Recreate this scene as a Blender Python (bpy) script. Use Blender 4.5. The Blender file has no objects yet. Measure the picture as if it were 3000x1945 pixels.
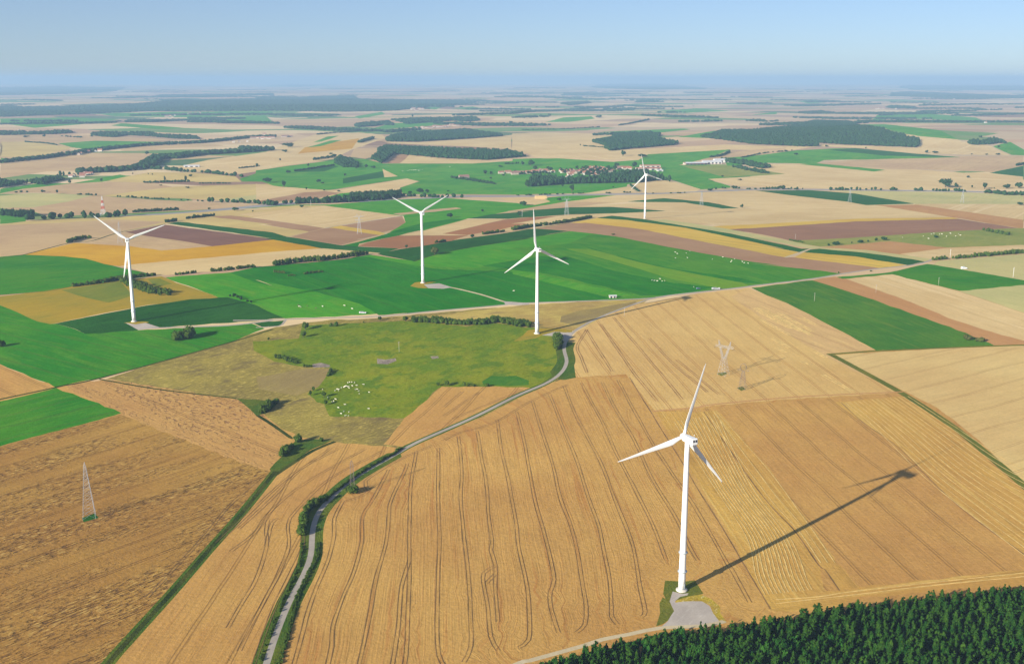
import bpy, math, random
import numpy as np
from mathutils import Vector, Matrix
from mathutils.geometry import delaunay_2d_cdt
random.seed(7); RNG = np.random.default_rng(7)
R = math.radians
scene = bpy.context.scene
COL = scene.collection

# ------------------------------------------------------------------ camera
FPX, CX, CY = 3161.0, 1500.0, 972.5
PITCH = R(13.18); CAMZ = 251.0
CP, SP = math.cos(PITCH), math.sin(PITCH)
cam = bpy.data.objects.new('camera', bpy.data.cameras.new('camera'))
COL.objects.link(cam); scene.camera = cam
cam.location = (0, 0, CAMZ); cam.rotation_euler = (R(90) - PITCH, 0, 0)
cam.data.sensor_width = 36; cam.data.lens = 36 * FPX / 3000
cam.data.clip_start = 1; cam.data.clip_end = 200000

# ------------------------------------------------------------------ terrain
def sst(a, b, t):
    t = np.clip((t - a) / (b - a), 0, 1); return t * t * (3 - 2 * t)
def G(dx, dy, sx, sy): return np.exp(-.5 * ((dx / sx) ** 2 + (dy / sy) ** 2))
def H0(x, y):
    x = np.asarray(x, float); y = np.asarray(y, float)
    z = 22 * G(x - 40, y - 1330, 620, 330) + 9 * G(x + 480, y - 1150, 380, 330) + 5 * G(x - 450, y - 1850, 500, 350)
    z = z - 16 * G(x - 200, y - 2800, 2600, 620)
    s = sst(2300, 6000, y)
    z = z + s * (9 * np.sin(x / 640 + 1.3) * np.sin(y / 560 + .4) + 7 * np.sin((x + y) / 1100 + .5) + 6 * np.sin((x - 1.7 * y) / 950 + 2))
    z = z + 38 * G(x - 1700, y - 4700, 620, 420)
    z = z + 35 * sst(9000, 42000, y) + sst(12000, 26000, y) * (20 * np.sin(x / 4300 + .6) * np.sin(y / 3100 + 1) + 12 * np.sin(x / 1900 + y / 4000))
    z = z + 34 * G(x + 700, y - 24000, 2300, 1500) + 40 * G(x - 3500, y - 30000, 3000, 2000) + 30 * G(x + 6200, y - 22000, 2800, 1800)
    z = z + 1.6 * np.sin(x / 130 + y / 210) * np.sin(y / 170 - x / 300)
    return z
_Z0 = None
def hgt(x, y): return H0(x, y) - _Z0
TS = 60.0 * 1.012 ** np.arange(560)
def cast(px, py, off=0.0):
    """points of the terrain (raised by off) seen at photo pixels px, py"""
    px = np.atleast_1d(np.asarray(px, float)); py = np.atleast_1d(np.asarray(py, float))
    u = (px - CX) / FPX; v = (py - CY) / FPX
    fw = CP - v * SP; dn = SP + v * CP
    sx = u / fw; sz = dn / fw
    n = len(px); lo = np.full(n, 44000.0); hi = np.full(n, 44000.0)
    for k in range(0, n, 150):
        X = sx[k:k + 150, None] * TS; b = (CAMZ - sz[k:k + 150, None] * TS) < hgt(X, np.broadcast_to(TS, X.shape)) + off
        i = b.argmax(1); ok = b.any(1); i = np.maximum(i, 1)
        lo[k:k + 150][ok] = TS[i[ok] - 1]; hi[k:k + 150][ok] = TS[i[ok]]
    for _ in range(24):
        m = .5 * (lo + hi); b = (CAMZ - sz * m) < hgt(sx * m, m) + off
        hi = np.where(b, m, hi); lo = np.where(b, lo, m)
    return np.stack([sx * hi, hi], 1)
_Z0 = 0.0
_p = cast([1997], [1730])[0]
_Z0 = float(H0(_p[0], _p[1]))
Q = 800 / 2374.0; B = 1000 / 2374.0
CROP = {'u1': (0, 200, Q), 'u2': (750, 200, Q), 'u3': (1500, 200, Q), 'u4': (2200, 200, Q),
        'm1': (0, 650, Q), 'm2': (750, 650, Q), 'm3': (1500, 650, Q), 'm4': (2200, 650, Q),
        'b1': (0, 1100, B), 'b2': (700, 1295, B), 'b3': (1300, 1000, B), 'b4': (2000, 1000, B),
        'b5': (1500, 1600, 700 / 2380), 'b6': (2200, 1600, 800 / 2380), 'F': (0, 0, 3000 / 2380), 'S': (0, 0, 1.0)}
def PX(s):
    """'u2: 10,20 30,40 m1: 5,6' -> photo pixels"""
    out = []; c = CROP['S']
    for tok in s.split():
        if tok.endswith(':'): c = CROP[tok[:-1]]; continue
        a, b = tok.split(','); out.append((c[0] + float(a) * c[2], c[1] + float(b) * c[2]))
    return np.array(out)
def subdiv(p, closed, step=45):
    out = []
    n = len(p)
    for i in range(n if closed else n - 1):
        a, b = p[i], p[(i + 1) % n]; k = max(1, int(np.hypot(*(b - a)) / step))
        for j in range(k): out.append(a + (b - a) * j / k)
    if not closed: out.append(p[-1])
    return np.array(out)
def smooth(p, step):
    """Catmull-Rom through plan points, resampled"""
    q = np.vstack([2 * p[0] - p[1], p, 2 * p[-1] - p[-2]]); out = []
    for i in range(1, len(q) - 2):
        a, b, c, d = q[i - 1:i + 3]; n = max(2, int(np.hypot(*(c - b)) / step))
        t = np.linspace(0, 1, n, endpoint=False)[:, None]
        out.append(.5 * (2 * b + (c - a) * t + (2 * a - 5 * b + 4 * c - d) * t ** 2 + (3 * b - a - 3 * c + d) * t ** 3))
    return np.vstack(out + [p[-1][None]])
def W(s, off=0.0):
    p = PX(s); return cast(p[:, 0], p[:, 1], off)
def W3(s):
    w = W(s); return [Vector((a, b, float(hgt(a, b)))) for a, b in w]
def dist2line(P, L):
    d = np.full(len(P), 1e18)
    for a, b in zip(L[:-1], L[1:]):
        ab = b - a; t = np.clip(((P - a) @ ab) / (ab @ ab + 1e-12), 0, 1)
        d = np.minimum(d, np.hypot(*(P - a - t[:, None] * ab).T))
    return d
def inpoly(P, poly):
    x, y = P[:, 0], P[:, 1]; ins = np.zeros(len(P), bool)
    for (x1, y1), (x2, y2) in zip(poly, np.roll(poly, -1, 0)):
        c = (y1 > y) != (y2 > y)
        if y1 != y2: ins ^= c & (x < (x2 - x1) * (y - y1) / (y2 - y1) + x1)
    return ins

# ------------------------------------------------------------------ materials
def newmat(name):
    m = bpy.data.materials.new(name); m.use_nodes = True
    nt = m.node_tree; b = nt.nodes['Principled BSDF']
    b.inputs['Roughness'].default_value = .9
    b.inputs['Specular IOR Level'].default_value = 0.0
    return m, nt, b
def nd(nt, t, **kw):
    n = nt.nodes.new(t)
    for k, v in kw.items(): setattr(n, k, v)
    return n
def mixc(nt, fac, a, b, mode='MIX'):
    n = nd(nt, 'ShaderNodeMix', data_type='RGBA', blend_type=mode)
    for i, v in ((0, fac), (6, a), (7, b)):
        if hasattr(v, 'links'): nt.links.new(v, n.inputs[i])
        elif i == 0: n.inputs[i].default_value = v
        else: n.inputs[i].default_value = (*v, 1)
    return n.outputs[2]
def noise(nt, vec, scale, detail=3, rough=.55):
    n = nd(nt, 'ShaderNodeTexNoise'); n.inputs['Scale'].default_value = scale
    n.inputs['Detail'].default_value = detail; n.inputs['Roughness'].default_value = rough
    nt.links.new(vec, n.inputs['Vector']); return n.outputs['Fac']
def ramp(nt, fac, lo, hi, a=0.0, b=1.0):
    n = nd(nt, 'ShaderNodeMapRange', interpolation_type='SMOOTHSTEP')
    for i, v in enumerate((lo, hi, a, b)): n.inputs[i + 1].default_value = v
    nt.links.new(fac, n.inputs[0]); return n.outputs[0]
def math_(nt, op, a, b=None):
    n = nd(nt, 'ShaderNodeMath', operation=op)
    for i, v in enumerate((a, b)):
        if v is None: continue
        if hasattr(v, 'links'): nt.links.new(v, n.inputs[i])
        else: n.inputs[i].default_value = v
    return n.outputs[0]
def mapping(nt, vec, sx, sy):
    n = nd(nt, 'ShaderNodeMapping'); n.inputs['Scale'].default_value = (sx, sy, 1)
    nt.links.new(vec, n.inputs['Vector']); return n.outputs[0]
def field_mat(name, c1, c2, c3=None, streak=.4, sw=3.0, sl=70.0, big=160.0, fine=.25, fs=2.2, bump=.35, tram=None, clump=None, lodge=None, hue=.0, wide=None):
    m, nt, b = newmat(name)
    pos = nd(nt, 'ShaderNodeNewGeometry').outputs['Position']
    uv = nd(nt, 'ShaderNodeUVMap'); uv.uv_map = 'rows'; uv = uv.outputs[0]
    col = mixc(nt, ramp(nt, noise(nt, pos, 1 / big, 6, .6), .36, .64), c1, c2)
    st = noise(nt, mapping(nt, uv, 1 / sw, 1 / sl), 1.0, 4, .6)
    if c3 is not None: col = mixc(nt, ramp(nt, st, .5, .75, 0, streak), col, c3)
    if wide is not None:
        wn = noise(nt, mapping(nt, uv, 1 / wide[0], 1 / wide[1]), 1.0, 3, .6)
        col = mixc(nt, ramp(nt, wn, .54, .68, 0, wide[3]), col, wide[2])
    if clump is not None:
        cl = noise(nt, mapping(nt, uv, 1 / clump[0], 1 / clump[1]), 1.0, 5, .65)
        col = mixc(nt, ramp(nt, cl, .47, .62), col, clump[2])
    fn = noise(nt, pos, 1 / fs, 4, .7)
    mid = noise(nt, mapping(nt, uv, 1 / 9, 1 / 30), 1.0, 4, .65)
    hgtv = fn
    k = math_(nt, 'ADD', math_(nt, 'MULTIPLY', math_(nt, 'SUBTRACT', fn, .5), fine * 2.4), math_(nt, 'MULTIPLY', math_(nt, 'SUBTRACT', mid, .5), fine * 1.6))
    k = math_(nt, 'ADD', k, 1.0)
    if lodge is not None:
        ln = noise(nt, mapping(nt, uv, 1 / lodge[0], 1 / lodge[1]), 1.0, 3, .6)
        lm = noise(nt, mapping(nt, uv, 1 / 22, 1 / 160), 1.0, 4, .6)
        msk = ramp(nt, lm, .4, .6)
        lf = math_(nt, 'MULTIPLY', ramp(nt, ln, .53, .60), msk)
        col = mixc(nt, math_(nt, 'MULTIPLY', lf, .75), col, lodge[2])  # shade in crevices of the flattened crop, painted in as dark colour
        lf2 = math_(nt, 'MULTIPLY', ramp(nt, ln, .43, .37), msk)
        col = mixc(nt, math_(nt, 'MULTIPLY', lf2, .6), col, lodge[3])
        hgtv = math_(nt, 'SUBTRACT', fn, math_(nt, 'MULTIPLY', lf, 2.0))
    if tram is not None:
        sx = nd(nt, 'ShaderNodeSeparateXYZ'); nt.links.new(uv, sx.inputs[0])
        wv = noise(nt, mapping(nt, uv, 0, 1 / 90), 1.0, 2, .5)
        uu = math_(nt, 'ADD', sx.outputs[0], math_(nt, 'MULTIPLY', math_(nt, 'SUBTRACT', wv, .5), 6.0))
        d = math_(nt, 'MULTIPLY', math_(nt, 'ABSOLUTE', math_(nt, 'SUBTRACT', math_(nt, 'FRACT', math_(nt, 'DIVIDE', uu, tram[0])), .5)), tram[0])
        d = math_(nt, 'ABSOLUTE', math_(nt, 'SUBTRACT', d, .95))
        col = mixc(nt, ramp(nt, d, .25, .5, tram[1], 0), col, tram[2])
    mul = nd(nt, 'ShaderNodeVectorMath', operation='SCALE'); nt.links.new(col, mul.inputs[0]); nt.links.new(k, mul.inputs['Scale'])
    nt.links.new(mul.outputs[0], b.inputs['Base Color'])
    if bump:
        bn = nd(nt, 'ShaderNodeBump'); bn.inputs['Distance'].default_value = bump; bn.inputs['Strength'].default_value = .8
        h = math_(nt, 'ADD', hgtv, math_(nt, 'MULTIPLY', st, .8))
        nt.links.new(h, bn.inputs['Height']); nt.links.new(bn.outputs[0], b.inputs['Normal'])
    return m
def plain(name, c, rough=.6, var=.0, sc=1.0, spec=.3):
    m, nt, b = newmat(name); b.inputs['Roughness'].default_value = rough; b.inputs['Specular IOR Level'].default_value = spec
    pos = nd(nt, 'ShaderNodeNewGeometry').outputs['Position']
    f = noise(nt, pos, sc, 5, .6)
    c0 = tuple(x * (1 - var) for x in c); c1 = tuple(min(1, x * (1 + var)) for x in c)
    nt.links.new(mixc(nt, ramp(nt, f, .3, .7), c0, c1), b.inputs['Base Color'])
    return m
def leaf_mat(name, c1, c2, c3):
    m, nt, b = newmat(name); b.inputs['Roughness'].default_value = .75
    pos = nd(nt, 'ShaderNodeNewGeometry').outputs['Position']
    oi = nd(nt, 'ShaderNodeObjectInfo').outputs['Random']
    at = nd(nt, 'ShaderNodeAttribute', attribute_name='tint').outputs['Fac']
    r = math_(nt, 'FRACT', math_(nt, 'ADD', oi, at))
    col = mixc(nt, r, c1, c2)
    col = mixc(nt, ramp(nt, noise(nt, pos, .45, 4, .7), .45, .7), col, c3)
    nt.links.new(col, b.inputs['Base Color'])
    return m

WHEAT = (.47, .245, .070); WHEAT2 = (.42, .20, .055); SOILY = (.30, .12, .035)
M = {}
M['wheat'] = field_mat('wheat', (.53, .31, .085), (.46, .25, .07), (.38, .18, .05), streak=.6, sw=1.6, sl=60, fine=.26, wide=(7, 170, (.37, .15, .04), .5))
M['wheat_b'] = field_mat('wheat_b', (.52, .30, .082), (.46, .245, .07), (.38, .18, .05), streak=.5, sw=1.8, sl=60, fine=.26, tram=(26, .6, (.20, .11, .035)))
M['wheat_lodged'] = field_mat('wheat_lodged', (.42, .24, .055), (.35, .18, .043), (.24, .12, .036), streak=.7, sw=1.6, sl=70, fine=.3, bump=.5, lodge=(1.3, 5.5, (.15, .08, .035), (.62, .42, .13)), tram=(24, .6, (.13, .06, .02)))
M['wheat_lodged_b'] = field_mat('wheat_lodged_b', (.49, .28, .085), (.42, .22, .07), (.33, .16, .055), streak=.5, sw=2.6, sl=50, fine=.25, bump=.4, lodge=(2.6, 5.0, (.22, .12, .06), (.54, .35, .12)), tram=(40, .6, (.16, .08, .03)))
M['wheat_cut'] = field_mat('wheat_cut', (.55, .33, .075), (.48, .265, .065), (.64, .43, .12), streak=.9, sw=2.0, sl=220, fine=.22, wide=(5, 300, (.30, .17, .04), .5))
M['wheat_light'] = field_mat('wheat_light', (.62, .41, .14), (.56, .35, .115), (.46, .26, .08), streak=.4, sw=2.6, sl=80, fine=.2, tram=(27, .6, (.33, .15, .045)), lodge=None)
M['wheat_straw'] = field_mat('wheat_straw', (.60, .39, .155), (.55, .35, .14), (.45, .26, .09), streak=.4, sw=3, sl=60, fine=.22, tram=(27, .5, (.34, .17, .06)), wide=(5, 70, (.68, .46, .17), .75))
M['wheat_pale'] = field_mat('wheat_pale', (.64, .46, .18), (.58, .39, .15), (.49, .31, .11), streak=.5, sw=3, sl=90, fine=.18, tram=(30, .5, (.33, .19, .065)))
M['stubble'] = field_mat('stubble', (.66, .48, .22), (.59, .41, .18), (.52, .35, .145), streak=.8, sw=5, sl=260, fine=.18, wide=(14, 700, (.72, .54, .28), .7))
M['stubble_pink'] = field_mat('stubble_pink', (.56, .38, .185), (.49, .32, .165), (.41, .265, .12), streak=.8, sw=6, sl=280, fine=.18, wide=(12, 300, (.52, .36, .17), .5))
M['stubble_yellow'] = field_mat('stubble_yellow', (.62, .46, .16), (.54, .385, .14), (.43, .34, .12), streak=.6, sw=5, sl=160, fine=.14, wide=(14, 400, (.45, .36, .13), .5))
M['stubble_green'] = field_mat('stubble_green', (.54, .46, .18), (.45, .41, .16), (.36, .37, .12), streak=.7, sw=6, sl=160, fine=.14, wide=(10, 400, (.55, .44, .19), .6))
M['orange'] = field_mat('orange', (.60, .33, .022), (.52, .26, .018), (.40, .22, .018), streak=.5, sw=5, sl=130, fine=.16)
M['gold'] = field_mat('gold', (.66, .44, .075), (.60, .37, .055), (.44, .30, .05), streak=.5, sw=5, sl=260, fine=.14, wide=(6, 400, (.40, .30, .06), .7))
M['tan_orange'] = field_mat('tan_orange', (.50, .27, .10), (.45, .23, .085), (.40, .18, .06), streak=.5, sw=5, sl=130, fine=.14)
M['brown'] = field_mat('brown', (.32, .165, .09), (.275, .14, .078), (.39, .22, .12), streak=.6, sw=4, sl=180, fine=.12)
M['brown_light'] = field_mat('brown_light', (.42, .245, .125), (.36, .20, .10), (.31, .155, .08), streak=.6, sw=4, sl=160, fine=.12)
M['brown_orange'] = field_mat('brown_orange', (.39, .17, .062), (.33, .15, .065), (.29, .12, .05), streak=.5, sw=5, sl=200, fine=.12)
M['brown_dark'] = field_mat('brown_dark', (.24, .118, .076), (.205, .10, .068), (.29, .155, .095), streak=.6, sw=4, sl=120, fine=.12)
M['grass'] = field_mat('grass', (.024, .18, .009), (.055, .215, .010), (.10, .22, .016), streak=.8, sw=3, sl=60, fine=.34, big=90, tram=(24, .7, (.08, .13, .02)), wide=(16, 90, (.085, .225, .014), .55))
M['grass_deep'] = field_mat('grass_deep', (.012, .155, .008), (.026, .19, .010), (.06, .20, .014), streak=.8, sw=3, sl=120, fine=.32, big=70, tram=(28, .6, (.05, .12, .015)), wide=(14, 160, (.045, .21, .012), .5))
M['grass_light'] = field_mat('grass_light', (.075, .285, .012), (.045, .25, .010), (.14, .275, .018), streak=.8, sw=3, sl=60, fine=.32, big=60, wide=(14, 60, (.13, .27, .016), .6))
M['grass_mid'] = field_mat('grass_mid', (.04, .205, .010), (.075, .235, .012), (.13, .25, .014), streak=.8, sw=3, sl=130, fine=.32, big=60, wide=(12, 140, (.11, .255, .014), .6))
M['grass_yellow'] = field_mat('grass_yellow', (.15, .28, .012), (.11, .265, .012), (.20, .28, .016), streak=.7, sw=4, sl=120, fine=.24, big=80)
M['grass_dull'] = field_mat('grass_dull', (.045, .155, .013), (.075, .185, .014), (.13, .20, .02), streak=.8, sw=6, sl=60, fine=.3, big=60)
M['grass_verge'] = field_mat('grass_verge', (.055, .115, .014), (.10, .13, .015), (.17, .15, .02), streak=.5, sw=2, sl=10, fine=.5, fs=1.6, big=25, bump=.7)
M['verge_olive'] = field_mat('verge_olive', (.11, .13, .018), (.16, .16, .022), (.24, .19, .03), streak=.5, sw=2, sl=10, fine=.35, fs=1.6, big=30, bump=.5)
M['ditch'] = field_mat('ditch', (.030, .050, .010), (.075, .085, .014), (.02, .03, .01), streak=.7, sw=1.2, sl=40, fine=.5, fs=1.6, big=30, bump=.8)
M['pasture'] = field_mat('pasture', (.13, .195, .009), (.205, .23, .012), (.29, .25, .022), streak=.5, sw=4, sl=9, fine=.34, fs=3.0, big=70, bump=.6, clump=(18, 26, (.105, .175, .011)))
M['pasture_pale'] = field_mat('pasture_pale', (.21, .25, .045), (.28, .28, .06), (.34, .30, .08), streak=.5, sw=6, sl=30, fine=.2, big=90)
M['dry'] = field_mat('dry', (.30, .235, .050), (.21, .16, .045), (.55, .42, .10), streak=1.0, sw=1.8, sl=7, fine=.4, fs=1.8, big=60, bump=.4, wide=(14, 34, (.17, .125, .05), .7))
M['dry_yellow'] = field_mat('dry_yellow', (.47, .35, .085), (.36, .24, .068), (.55, .42, .13), streak=.8, sw=2.5, sl=16, fine=.3, fs=2, big=60, wide=(16, 60, (.25, .17, .07), .6))
M['dry_grey'] = field_mat('dry_grey', (.26, .19, .07), (.30, .225, .07), (.36, .28, .08), streak=.9, sw=1.6, sl=60, fine=.25, fs=2, big=60)
M['olive_gold'] = field_mat('olive_gold', (.37, .245, .020), (.29, .225, .024), (.20, .19, .022), streak=.6, sw=6, sl=30, fine=.2, big=70)
M['olive'] = field_mat('olive', (.19, .20, .022), (.14, .185, .022), (.25, .22, .03), streak=.6, sw=6, sl=30, fine=.2, big=60)
M['maize'] = field_mat('maize', (.018, .088, .010), (.026, .115, .013), (.010, .058, .010), streak=.8, sw=2.2, sl=40, fine=.5, fs=2.0, big=80, bump=1.0)
M['maize_far'] = field_mat('maize_far', (.022, .105, .016), (.028, .125, .018), (.014, .08, .014), streak=.7, sw=4, sl=200, fine=.3, fs=3.0, big=120, bump=.8)
M['grass_far'] = field_mat('grass_far', (.085, .28, .022), (.05, .23, .02), (.16, .29, .03), streak=.8, sw=8, sl=120, fine=.28, big=110, wide=(40, 160, (.15, .28, .03), .6))
M['gravel'] = field_mat('gravel', (.46, .40, .33), (.40, .345, .29), (.52, .47, .40), streak=.6, sw=1.2, sl=9, fine=.16, fs=1.2, big=18, bump=.06)
M['track'] = field_mat('track', (.38, .33, .27), (.33, .285, .235), (.44, .39, .32), streak=.7, sw=.8, sl=14, fine=.18, fs=1.2, big=20, bump=.05)
M['track_pale'] = field_mat('track_pale', (.56, .46, .28), (.49, .40, .245), (.62, .53, .35), streak=.6, sw=.9, sl=16, fine=.18, fs=1.2, big=20, bump=.05)
M['bank'] = field_mat('bank', (.45, .33, .035), (.36, .24, .04), (.60, .50, .20), streak=.8, sw=1.2, sl=5, fine=.3, fs=1.2, big=9, bump=.5)
M['motorway'] = field_mat('motorway', (.32, .30, .28), (.28, .265, .25), (.40, .38, .35), streak=.6, sw=4, sl=400, fine=.1)
M['stone_heap'] = field_mat('stone_heap', (.24, .19, .16), (.34, .28, .20), (.14, .10, .09), streak=.7, sw=2, sl=6, fine=.5, fs=1.6, big=8, bump=.8)
M['rut'] = plain('rut', (.235, .125, .042), .95, .45, .06)  # wheel-track soil brown, with the shade of the crop groove put into it
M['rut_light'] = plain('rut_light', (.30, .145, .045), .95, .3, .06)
M['swath'] = plain('swath', (.68, .47, .15), .95, .22, .25)

# patchwork of far fields on the base ground
def patch_mat():
    m, nt, b = newmat('patchwork')
    pos = nd(nt, 'ShaderNodeNewGeometry').outputs['Position']
    mp = nd(nt, 'ShaderNodeMapping'); mp.inputs['Rotation'].default_value = (0, 0, .5); mp.inputs['Scale'].default_value = (1 / 620, 1 / 330, 0)
    wn = nd(nt, 'ShaderNodeTexNoise'); wn.inputs['Scale'].default_value = 1 / 900; nt.links.new(pos, wn.inputs['Vector'])
    add = nd(nt, 'ShaderNodeVectorMath', operation='MULTIPLY_ADD'); nt.links.new(wn.outputs['Color'], add.inputs[0]); add.inputs[1].default_value = (500, 500, 0); nt.links.new(pos, add.inputs[2])
    nt.links.new(add.outputs[0], mp.inputs[0])
    vo = nd(nt, 'ShaderNodeTexVoronoi', voronoi_dimensions='2D', distance='CHEBYCHEV'); vo.inputs['Scale'].default_value = 1; vo.inputs['Randomness'].default_value = .85
    nt.links.new(mp.outputs[0], vo.inputs['Vector'])
    sp = nd(nt, 'ShaderNodeSeparateColor'); nt.links.new(vo.outputs['Color'], sp.inputs[0])
    cr = nd(nt, 'ShaderNodeValToRGB'); cr.color_ramp.interpolation = 'CONSTANT'
    els = [(0, (.62, .43, .23)), (.2, (.50, .32, .18)), (.36, (.70, .52, .28)), (.5, (.56, .38, .18)), (.62, (.42, .28, .17)), (.74, (.52, .38, .22)), (.80, (.13, .25, .06)), (.87, (.07, .15, .05)), (.92, (.28, .16, .10)), (.96, (.66, .48, .27))]
    e = cr.color_ramp.elements
    while len(e) < len(els): e.new(.5)
    for i, (p, c) in enumerate(els): e[i].position = p; e[i].color = (*c, 1)
    nt.links.new(sp.outputs[0], cr.inputs[0])
    n2 = noise(nt, pos, 1 / 160, 6, .6)
    col = mixc(nt, ramp(nt, n2, .4, .75, 0, .4), cr.outputs[0], (.40, .27, .15))
    nt.links.new(col, b.inputs['Base Color'])
    return m
M['ground'] = patch_mat()

# ------------------------------------------------------------------ the land: fields in painter order
POLY = []   # (name, material, kind 'poly'/'line', plan points, width, row direction)
def field(name, mat, s, rows=None):
    p = PX(s); q = subdiv(p, True, 24); w = cast(q[:, 0], q[:, 1]); a_ = .5 + w[:, 1] / 1500
    w = w + np.stack([a_ * np.sin(w[:, 0] * .21 + w[:, 1] * .07) * np.cos(w[:, 1] * .33), a_ * np.sin(w[:, 1] * .17 - w[:, 0] * .29)], 1)
    d = None
    if rows: a, b = W(rows); d = (b - a) / np.hypot(*(b - a))
    POLY.append(dict(name=name, mat=mat, t='poly', w=w, d=d))
def line(name, mat, s, width, step=8.0):
    p = PX(s); w = smooth(cast(p[:, 0], p[:, 1]), step)
    POLY.append(dict(name=name, mat=mat, t='line', w=w, width=width, d=None))
    return w
exec_fields = []
GR = 'u2: 1600,1300 2300,1230'
# --- far and middle country
field('stubble_field', 'stubble_pink', 'u1: 0,590 800,585 1500,620 1300,640 820,630 500,655 640,720 300,780 0,790')
field('stubble_field', 'stubble_yellow', 'u1: 0,640 230,640 640,690 300,780 0,770')
field('stubble_field', 'stubble_pink', 'u1: 0,830 450,790 800,770 1340,760 1280,830 900,880 690,890 400,900 0,960', 'u1: 0,900 1300,800')
field('stubble_field', 'stubble_pink', 'u1: 0,1095 350,1010 900,990 1300,990 1530,1040 900,1110 300,1080')
field('stubble_field', 'stubble_yellow', 'u1: 880,985 1300,905 1700,910 2050,940 2100,990 1700,990 1400,975 1250,995')
field('stubble_field', 'stubble', 'u1: 1450,880 1800,800 2374,720 2374,870 2100,920 1900,920')
field('stubble_field', 'stubble_yellow', 'u1: 870,1110 1530,1030 2374,1005 2374,1080 1960,1150 1500,1130 1200,1125', 'u1: 1200,1125 2374,1020')
field('stubble_field', 'stubble_green', 'u1: 1920,1145 2374,1080 u2: 420,1080 0,1150 u1: 2374,1160')
field('stubble_field', 'stubble_pink', 'u1: 0,1110 300,1085 870,1110 1200,1135 2000,1180 2300,1190 2000,1220 1160,1260 400,1290 300,1250 0,1215', 'u1: 0,1130 900,1250')
field('stubble_field', 'stubble_green', 'u1: 0,1110 300,1085 800,1105 600,1160 300,1210 0,1215')
field('stubble_field', 'stubble', 'u2: 0,890 250,850 680,790 830,710 1130,610 1100,580 900,560 500,580 0,760')
field('stubble_field', 'orange', 'u2: 360,745 430,690 700,640 900,610 830,700')
field('stubble_field', 'stubble', 'u2: 1100,640 1400,645 1900,615 2150,590 2374,580 u3: 0,600 0,730 140,740 180,780 u2: 2374,740 2200,700 1600,670 1180,655')
field('stubble_field', 'stubble_pink', 'u2: 820,770 860,700 1060,690 1100,740 950,790')
field('stubble_field', 'stubble', 'u2: 1150,830 1200,750 1330,752 1500,775 1720,795 2110,815 1870,850 1700,825')
field('stubble_field', 'brown_light', 'u2: 1150,830 1200,750 1330,752 1300,790 1250,828')
field('grass_field', 'grass_far', 'u2: 450,690 640,630 750,625 560,680')
field('grass_field', 'grass_far', 'u2: 500,645 620,595 720,588 570,640')
field('stubble_field', 'stubble', 'u3: 0,570 300,560 780,570 900,580 700,620 860,690 980,710 1850,665 2374,680 u4: 480,665 800,670 1450,695 1600,640 2000,640 2250,760 1500,745 1000,697 600,680 0,760 u3: 2374,720 1900,710 1180,750 1100,800 400,785 200,775 140,740 0,730', 'u3: 0,600 800,690')
field('stubble_field', 'stubble', 'u4: 1340,575 1800,620 1900,670 2100,690 2250,755 1450,745 1000,700 820,670 1450,695')
field('stubble_field', 'stubble', 'u4: 0,1000 0,840 420,830 800,850 1400,880 1850,910 2100,900 2374,940 2374,1050 1850,1060 700,1050 300,1030', 'u4: 0,940 1400,1030')
field('stubble_field', 'stubble_pink', 'u4: 560,830 960,795 1250,770 2374,765 2374,850 2100,905 1650,885 1150,880')
field('stubble_field', 'stubble', 'u3: 1700,965 2374,925 u4: 0,930 400,925 900,1000 1300,1035 700,1050 300,1040 u3: 2374,1040 2000,1030 1880,1010', 'u3: 1700,965 2374,1030')
# far greens
for s in ('u1: 860,400 1500,380 2374,378 2374,392 1700,430 1000,420', 'u1: 1060,480 1600,520 1400,532 960,500', 'u1: 600,430 1050,445 700,490 300,520 0,480 0,440',
          'u1: 1560,440 2300,412 2374,470 1700,468', 'u1: 500,655 820,632 1300,640 1650,645 1200,670 830,715 640,690', 'u1: 1400,750 2050,697 2100,712 1560,770',
          'u1: 630,1003 1040,925 1110,938 900,988', 'u1: 0,1050 350,1000 630,1003 200,1050 0,1090', 'u1: 0,780 100,800 0,830',
          'u2: 860,420 1100,380 1120,400 900,440', 'u2: 1180,480 1800,465 1700,490 1200,525 1000,530', 'u2: 1480,340 1640,335 1560,360 1480,355', 'u2: 1700,350 1880,335 2000,355 1860,365',
          'u3: 290,470 450,430 690,420 720,440 500,468', 'u3: 1250,375 1600,350 1900,372 1500,390', 'u3: 2060,410 2300,380 2300,400', 'u3: 740,555 1000,545 1500,525 1550,535 1300,560',
          'u4: 940,490 1170,488 1640,540 1800,620 1450,590 1150,520', 'u4: 1100,410 1420,385 1950,430 2050,470 1580,445 1210,440 1030,470', 'u4: 400,290 560,275 660,300 500,308',
          'u4: 2100,680 2250,640 2374,710 2374,760 2260,755', 'u1: 2080,960 2374,870 2374,990 2100,985', 'u3: 1440,600 1760,545 1900,550 1740,610', 'u1: 0,1280 220,1290 225,1335 0,1355'):
    field('grass_field', 'grass_far', s)
field('grass_field', 'grass_far', 'u2: 0,990 0,890 280,850 680,800 940,790 1100,830 1500,830 1880,830 2110,815 2374,800 2374,1100 1280,1095 1250,1040 1420,985 1300,960 640,1060 250,1060 0,970')
field('maize_field', 'maize_far', 'u2: 330,905 650,850 720,855 590,900')
field('maize_field', 'maize_far', 'u2: 750,960 1110,895 1115,950 750,1005')
field('maize_field', 'grass_far', 'u2: 1310,935 1900,905 1990,930 1400,975')
field('stubble_field', 'stubble', 'u2: 630,1070 1310,960 1410,985 1250,1040 1280,1095 840,1120 930,1070')
field('stubble_field', 'stubble', 'u2: 1100,875 1230,940 1120,950')
field('stubble_field', 'stubble', 'u2: 0,1005 230,1032 640,1062 930,1072 540,1140 0,1172')
field('stubble_field', 'brown_light', 'u2: 0,1160 420,1080 600,1070 740,1085 500,1140 0,1178')
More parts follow.
